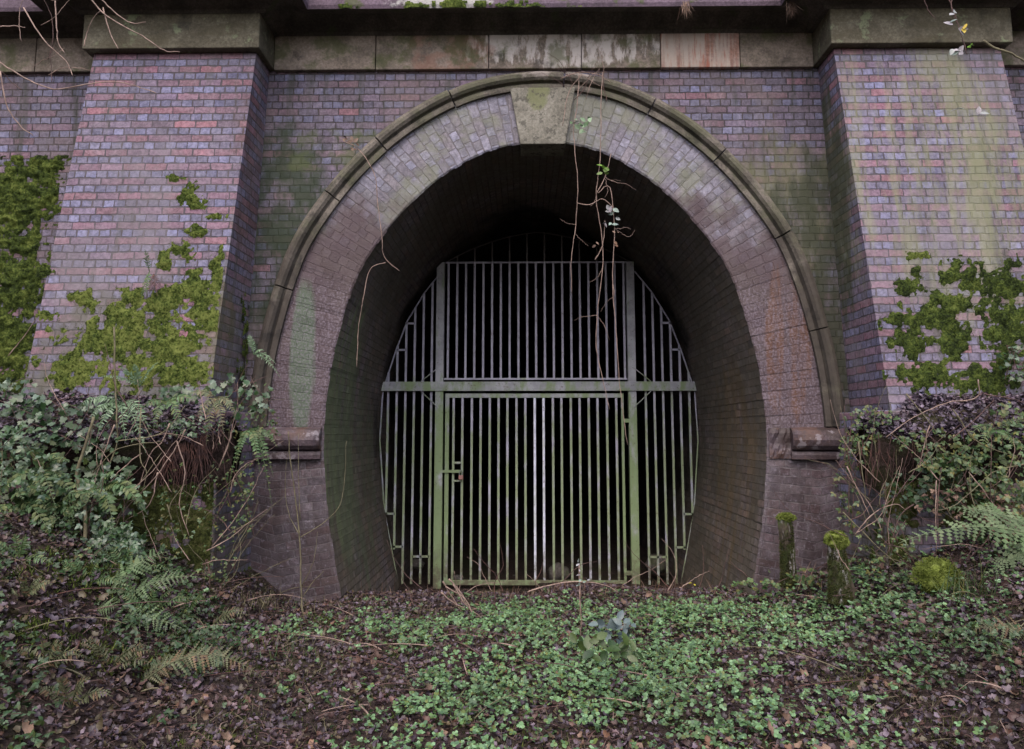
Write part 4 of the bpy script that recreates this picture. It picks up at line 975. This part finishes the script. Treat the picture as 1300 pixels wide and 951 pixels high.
for i, (x, y, Y, r) in enumerate(((655,735,4.2,.09),(580,735,3.9,.1),(765,728,4.6,.1),(530,716,4.0,.11),(620,727,5.5,.14),(690,716,6.0,.15))):
    rock(at(x, y, Y), (r, r * .9, r * .7), M_rock, label='small dark stone on the tunnel floor behind the gate', group='stones behind the gate', seed=9 + i)
def tufted(c, r, n, mat, parent=None, name='moss_cushion', half=False, **kw):
    X = []
    for _ in range(n):
        d = Vector((random.gauss(0, 1), random.gauss(0, 1), random.gauss(0, 1))).normalized()
        if half and d.z < -.1: d.z = -d.z
        k = 1 + .35 * mn.noise(d * 2.4) + .15 * mn.noise(d * 6)
        X.append(xf(Vector(c) + Vector((d.x * r[0], d.y * r[1], d.z * r[2])) * k, random.uniform(.014, .03), tuple(d), tilt=.35))
    return tag(instance_mesh(name, T_TUFT, X, mat, parent), **{k.replace('label', 'label'): v for k, v in kw.items()})
c = at(1190, 732, -2.0); ball = rock(c, (.155, .14, .12), M_mossbright, name='mossy_stone', label='round stone covered in bright green moss on the right bank', cat='mossy stone', amp=.35, seed=3)
tufted(c, (.16, .145, .125), 3000, M_mossbright, ball)
def post(base, top, Y, r0, r1, label, name, cap=None, mat=None, r=.1):
    a = at(*base, Y); b = at(*top, Y); e = empty(name, a, label, name.replace('_', ' '))
    mb = MB(); n = 12; rows = []
    for i in range(9):
        t = i / 8; p = a.lerp(b, t) + Vector((.02 * math.sin(t * 5), 0, 0)); rr = r0 + (r1 - r0) * t
        rows.append([(p.x + rr * math.cos(k * 2 * math.pi / n) * (1 + .7 * mn.noise(Vector((k * .9, t * 3, r0 * 50)))), p.y + rr * math.sin(k * 2 * math.pi / n), p.z) for k in range(n)])
    for r_, q_ in zip(rows[:-1], rows[1:]):
        for k in range(n): mb.poly([r_[k], r_[(k + 1) % n], q_[(k + 1) % n], q_[k]])
    mb.poly(rows[-1]); mb.build('trunk', mat or M_wood, e, merge=True, smooth=False)
    if cap: rock(b, cap, M_mossbright, name='moss_cap', parent=e, amp=.7, seed=7); tufted(b, cap, 2600, M_mossbright, e, name='moss_tufts')
    X = []
    for _ in range(2400):
        t = random.random() if random.random() < .35 else random.random() ** 1.8 * .8; p = a.lerp(b, t); an = random.uniform(0, 6.28); rr = (r0 + (r1 - r0) * t)
        X.append(xf(p + Vector((math.cos(an) * rr, math.sin(an) * rr, 0)), random.uniform(.015, .03), (math.cos(an), math.sin(an), .2), tilt=.3))
    instance_mesh('trunk_moss', T_TUFT, X, M_mossdark, e)
post((1068,765), (1062,686), -1.5, .1, .05, 'rotten whitish stump with a bright green moss cap by the right jamb', 'tree_stump', (.08, .08, .065))
post((1001,745), (998,657), -.55, .065, .055, 'plain greenish wooden post standing against the right jamb', 'old_post', (.07, .065, .03))
a = at(1196, 742, -1.9); b = at(1330, 762, -2.2); mb = MB(); n = 12; rows = []
for i in range(13):
    t = i / 12; p = a.lerp(b, t); p.z += .015 * math.sin(t * 7)
    rows.append([(p.x, p.y + .1 * math.cos(k * 2 * math.pi / n) * (1 + .2 * mn.noise(Vector((k, t * 4, 0)))), p.z + .11 * math.sin(k * 2 * math.pi / n) * (1 + .2 * mn.noise(Vector((k, t * 4, 3))))) for k in range(n)])
for r_, q_ in zip(rows[:-1], rows[1:]):
    for k in range(n): mb.poly([r_[k], r_[(k + 1) % n], q_[(k + 1) % n], q_[k]])
mb.poly(rows[0]); mb.poly(rows[-1]); tag(mb.build('fallen_log', M_bark, None, smooth=True, merge=True), 'brown fallen log lying on the right bank beside the moss ball', 'log')

random.seed(91)
clump('ivy_plant', 'ivy hanging over the middle of the left ledge lip', 'ivy', [(180, 545, 60, 12), (250, 540, 40, 14)], -1.5, 90, T_TRE, (.035, .07), M_ivy, .1)
clump('bramble', 'low bramble trailing over the moss at the foot of the left plinth', 'bramble', [(200, 690, 30, 40), (230, 640, 30, 50), (170, 740, 40, 20)], -1.35, 190, T_TRE, (.03, .055), M_bramble, .08, stems=0)
clump('weed', 'loose weeds by the corner of the left plinth', 'weed', [(290, 790, 20, 24), (330, 800, 40, 16), (260, 740, 16, 30)], -1.3, 70, T_TRE, (.03, .06), M_fern, .15, (0, -.4, 1))
clump('bramble', 'leafy bramble hanging over the dark gap under the right ledge', 'bramble', [(1180, 560, 50, 16), (1240, 610, 50, 24)], -1.55, 130, T_TRE, (.04, .07), M_bramble, .15)
clump('ivy_plant', 'thick ivy spreading over the top of the far left ledge', 'ivy', [(60, 515, 70, 16), (20, 495, 30, 16), (120, 520, 40, 12)], -1.4, 170, T_IVY, (.04, .075), M_ivy, .12)
clump('dead_bracken', 'tangle of dead brown leaves below the right ledge', 'dead leaves', [(1220, 640, 60, 26), (1280, 660, 30, 30)], -1.5, 130, T_TRE, (.04, .07), M_dead, .15)
fern('grey green fern rising on the left bank near the picture edge', (40, 800), [(10, 745, .1), (75, 760, .2), (-10, 775, 0), (90, 800, -.1)], .10, 16, M_fernold, -2.7, .3, SER)
fern('small hart tongue fern at the foot of the left plinth corner', (288, 800), [(283, 765, -.05), (296, 770, -.05), (300, 790, -.1)], .045, 9, M_fernpale, -1.35, .2, ovate(.35, .1, .1, 3))
def tangle(n, x0, x1, y0, y1, Y, lab, cat, mats, L=(40, 130), grp=None):
    for i in range(n):
        x = random.uniform(x0, x1); y = random.uniform(y0, y1); a = random.uniform(-2.6, -.5); l = random.uniform(*L)
        P = [(x, y)]
        for k in range(3):
            a += random.gauss(0, .3); P.append((P[-1][0] + math.cos(a) * l / 3, P[-1][1] + math.sin(a) * l / 3))
        stem(P, Y + random.uniform(-.15, .15), random.uniform(.003, .006), random.choice(mats), label=lab, group=grp, r2=.0015)
tangle(26, 20, 300, 620, 720, -1.75, 'fine bare stem among the plants of the left bank', 'stem', (M_twig, M_twigd, M_stem), grp='fine stems of the left bank')
tangle(34, 1075, 1300, 600, 740, -1.6, 'fine bare stem among the plants of the right bank', 'stem', (M_twig, M_twigd, M_stem), grp='fine stems of the right bank')
tangle(14, 1060, 1130, 560, 740, -1.15, 'fine stem climbing the corner of the right plinth', 'stem', (M_twigd, M_stem), grp='fine stems at the right plinth corner')

# extra fine shoots on the hanging vines
random.seed(95)
for i in range(12):
    x0, y0 = random.choice([(762,200),(757,250),(764,300),(780,290),(778,360),(757,400),(765,340),(731,285),(768,225)])
    a = random.uniform(.2, 2.9); l = random.uniform(14, 44); P = [(x0, y0)]
    for k in range(3): a += random.gauss(0, .5); P.append((P[-1][0] + math.cos(a) * l / 3, P[-1][1] + math.sin(a) * l / 3))
    stem(P, -.3, .003, M_twig, name='vine_shoot', label='fine side shoot of the vines hanging before the dark tunnel', group='fine vine shoots below the keystone', cat='vine', r2=.001)
# undergrowth of both banks
def undergrowth(x0, x1, y0, y1, n, tmpl, size, mat, lab, thr=.0, hmax=.22, seed=3, name='undergrowth'):
    X = []
    for _ in range(n):
        x = random.uniform(x0, x1); y = random.uniform(y0, y1)
        if abs(x) > 3.1 and y > -1.1: continue
        m = mn.noise(Vector((x * 1.3, y * 1.3, seed))) + .5 * mn.noise(Vector((x * 4, y * 4, seed)))
        if m < thr: continue
        X.append(xf(Vector((x, y, gz(x, y) + random.uniform(.01, hmax) * min(1, (m - thr) * 3))), random.uniform(*size), (0, -.35, 1), tilt=.5))
    tag(instance_mesh(name, tmpl, X, mat), lab, 'undergrowth', kind=ST)
M_darkleaf = leafmat('undergrowth_leaf', [S(36,56,34), S(50,74,44), S(66,90,60), S(44,60,34), S(84,104,80), S(58,70,36)], .4)
undergrowth(-6, -2.3, -6.5, -1.1, 13000, T_TRE, (.03, .07), M_darkleaf, 'mixed dark green low leaves over the left bank', -.05)
undergrowth(-6, -2.3, -6.5, -1.1, 5000, T_CURL, (.03, .075), M_litter, 'larger dead leaves heaped over the left bank', .0, .1, 9, 'leaf_drift')
undergrowth(-6, -2.6, -6.5, -1.1, 16000, T_TUFT, (.03, .06), M_moss, 'mossy mounds between the dead leaves of the left bank', .12, .12, 21, 'moss_mounds')
undergrowth(2.2, 6, -6.4, -1.1, 9000, T_TRE, (.03, .06), M_darkleaf, 'mixed dark green low leaves over the right bank', .05)
undergrowth(2.3, 6, -6.5, -1.1, 4500, T_CURL, (.03, .07), M_litter, 'larger dead leaves heaped over the right bank', .0, .1, 9, 'leaf_drift')
undergrowth(-2.4, 2.6, -6.5, -.4, 6000, T_BLADE, (.06, .12), M_stem, 'short dry grass blades among the ground cover', .15, .03, 33, 'dry_grass')
undergrowth(-3, 3.5, -6.5, -.3, 2400, T_TRE, (.03, .06), M_darkleaf, 'scattered darker seedlings in the ground cover', .15, .08, 41, 'seedlings')
undergrowth(-3, 3.5, -6.5, -.3, 1800, T_CURL, (.03, .075), M_dead, 'scattered larger brown leaves in the ground cover', .05, .05, 47, 'dead_leaves')
kinds = ['left of the large olive frond', 'halfway up the left edge', 'under the large olive frond', 'left of the lowest arching frond', 'in the lower left corner', 'right of the large olive frond', 'highest at the left edge', 'closest to the plinth corner', 'directly below the mossy plinth', 'lowest of all near the picture bottom']
for i, (px, py) in enumerate(((110, 745), (30, 760), (190, 790), (140, 850), (60, 850), (235, 785), (25, 715), (265, 800), (160, 735), (90, 900))):
    p = onground(px, py)
    if p is None: continue
    Y = p.y; r = random.uniform(38, 62)
    fern('small dark green fern on the left bank, ' + kinds[i], (px, py), [(px + r * math.cos(a), py - 12 + r * .55 * math.sin(a), -random.uniform(.02, .15)) for a in [random.uniform(2.6, 6.8) for _ in range(6)]], .06, 11, random.choice((M_fern, M_fernold, M_fern)), Y, .3)

random.seed(99)
for i in range(46):
    px = random.uniform(20, 1290); py = random.uniform(742, 880); p = onground(px, py, .03)
    if p is None: continue
    a = random.choice((random.uniform(-.5, .5), random.uniform(2.6, 3.7), random.uniform(0, 6.28))); l = random.uniform(.3, .75); q = p + Vector((math.cos(a), math.sin(a) * .5, random.uniform(.0, .22))) * l
    q.z = max(q.z, gz(q.x, q.y) + .02); m = (p + q) / 2 + Vector((random.uniform(-.06, .06), 0, random.uniform(.03, .13)))
    mb = MB(); mb.tube(bez(p, m, q, 9), random.uniform(.003, .0055), 5, .0018)
    o = mb.build('bramble_runner', random.choice((M_twig, M_twigd, M_root, M_stem)), None, smooth=True); tag(o, 'long thin bramble runner arching low over the ground cover', 'bramble stem', 'bramble runners on the ground')

random.seed(103)
clump('fern_mass', 'loose green fronds and ivy filling the gap under the far left ledge', 'ivy', [(60, 580, 70, 24), (130, 600, 40, 30), (30, 620, 40, 30)], -1.5, 260, T_IVY, (.04, .08), M_darkleaf, .12, stems=0)
clump('ivy_plant', 'dark ivy filling the gap under the far right ledge', 'ivy', [(1230, 585, 60, 22), (1270, 640, 40, 40), (1190, 620, 40, 30)], -1.4, 260, T_IVY, (.035, .07), M_darkleaf, .12, stems=0)
clump('ivy_plant', 'ivy and moss plants clothing the corner of the left plinth', 'ivy', [(272, 640, 16, 60), (265, 730, 20, 40), (290, 690, 12, 50)], -1.14, 130, T_TRE, (.025, .045), M_bramble, .05, stems=0)
clump('weed', 'low leafy plants on the slope of the left bank below the ferns', 'weed', [(60, 720, 70, 26), (150, 700, 40, 26), (110, 760, 70, 26), (40, 790, 50, 30)], -2.1, 420, T_TRE, (.035, .07), M_ivy, .25, (0, -.5, 1), stems=0)
tangle(24, 252, 300, 570, 770, -1.2, 'fine stem hanging over the corner of the left plinth', 'stem', (M_twigd, M_stem, M_twig), (50, 140), grp='fine stems at the left plinth corner')
tangle(18, 60, 300, 500, 600, -1.6, 'fine bare stem hooked over the left ledge', 'stem', (M_twig, M_twigd), (30, 90), grp='fine stems over the left ledge')
undergrowth(-2.1, 2.1, -1.3, .6, 2600, T_SAX, (.015, .035), M_sax, 'pale small leaves creeping up to the gate', .0, .04, 51, 'ground_cover')
undergrowth(-2.3, 3.2, -6.5, -.6, 14000, T_TUFT, (.02, .045), M_moss, 'green moss cushions among the ground cover', .22, .03, 61, 'moss_cushions')

# loose branching creeper at the crown of the hood
random.seed(107)
tangle(9, 715, 785, 96, 130, -.28, 'fine bare creeper strand clinging to the crown of the hood mould', 'vine', (M_twig, M_twigd), (25, 60), grp='creeper strands at the arch crown')
tangle(8, 0, 110, 20, 120, -1.4, 'fine dry twig at the upper left corner before the cornice', 'twig', (M_twig, M_twigd), (30, 80), grp='fine twigs at the upper left corner')
tangle(9, 520, 640, 745, 775, -.7, 'dry broken stem lying on the earth before the left gate post', 'stem', (M_twig, M_twigd, M_root), (30, 90), grp='dry stems before the gate')
tangle(12, 680, 960, 740, 765, -.6, 'dry stem lying along the gate sill on the right', 'stem', (M_twig, M_twigd, M_root), (30, 90), grp='dry stems along the gate sill')
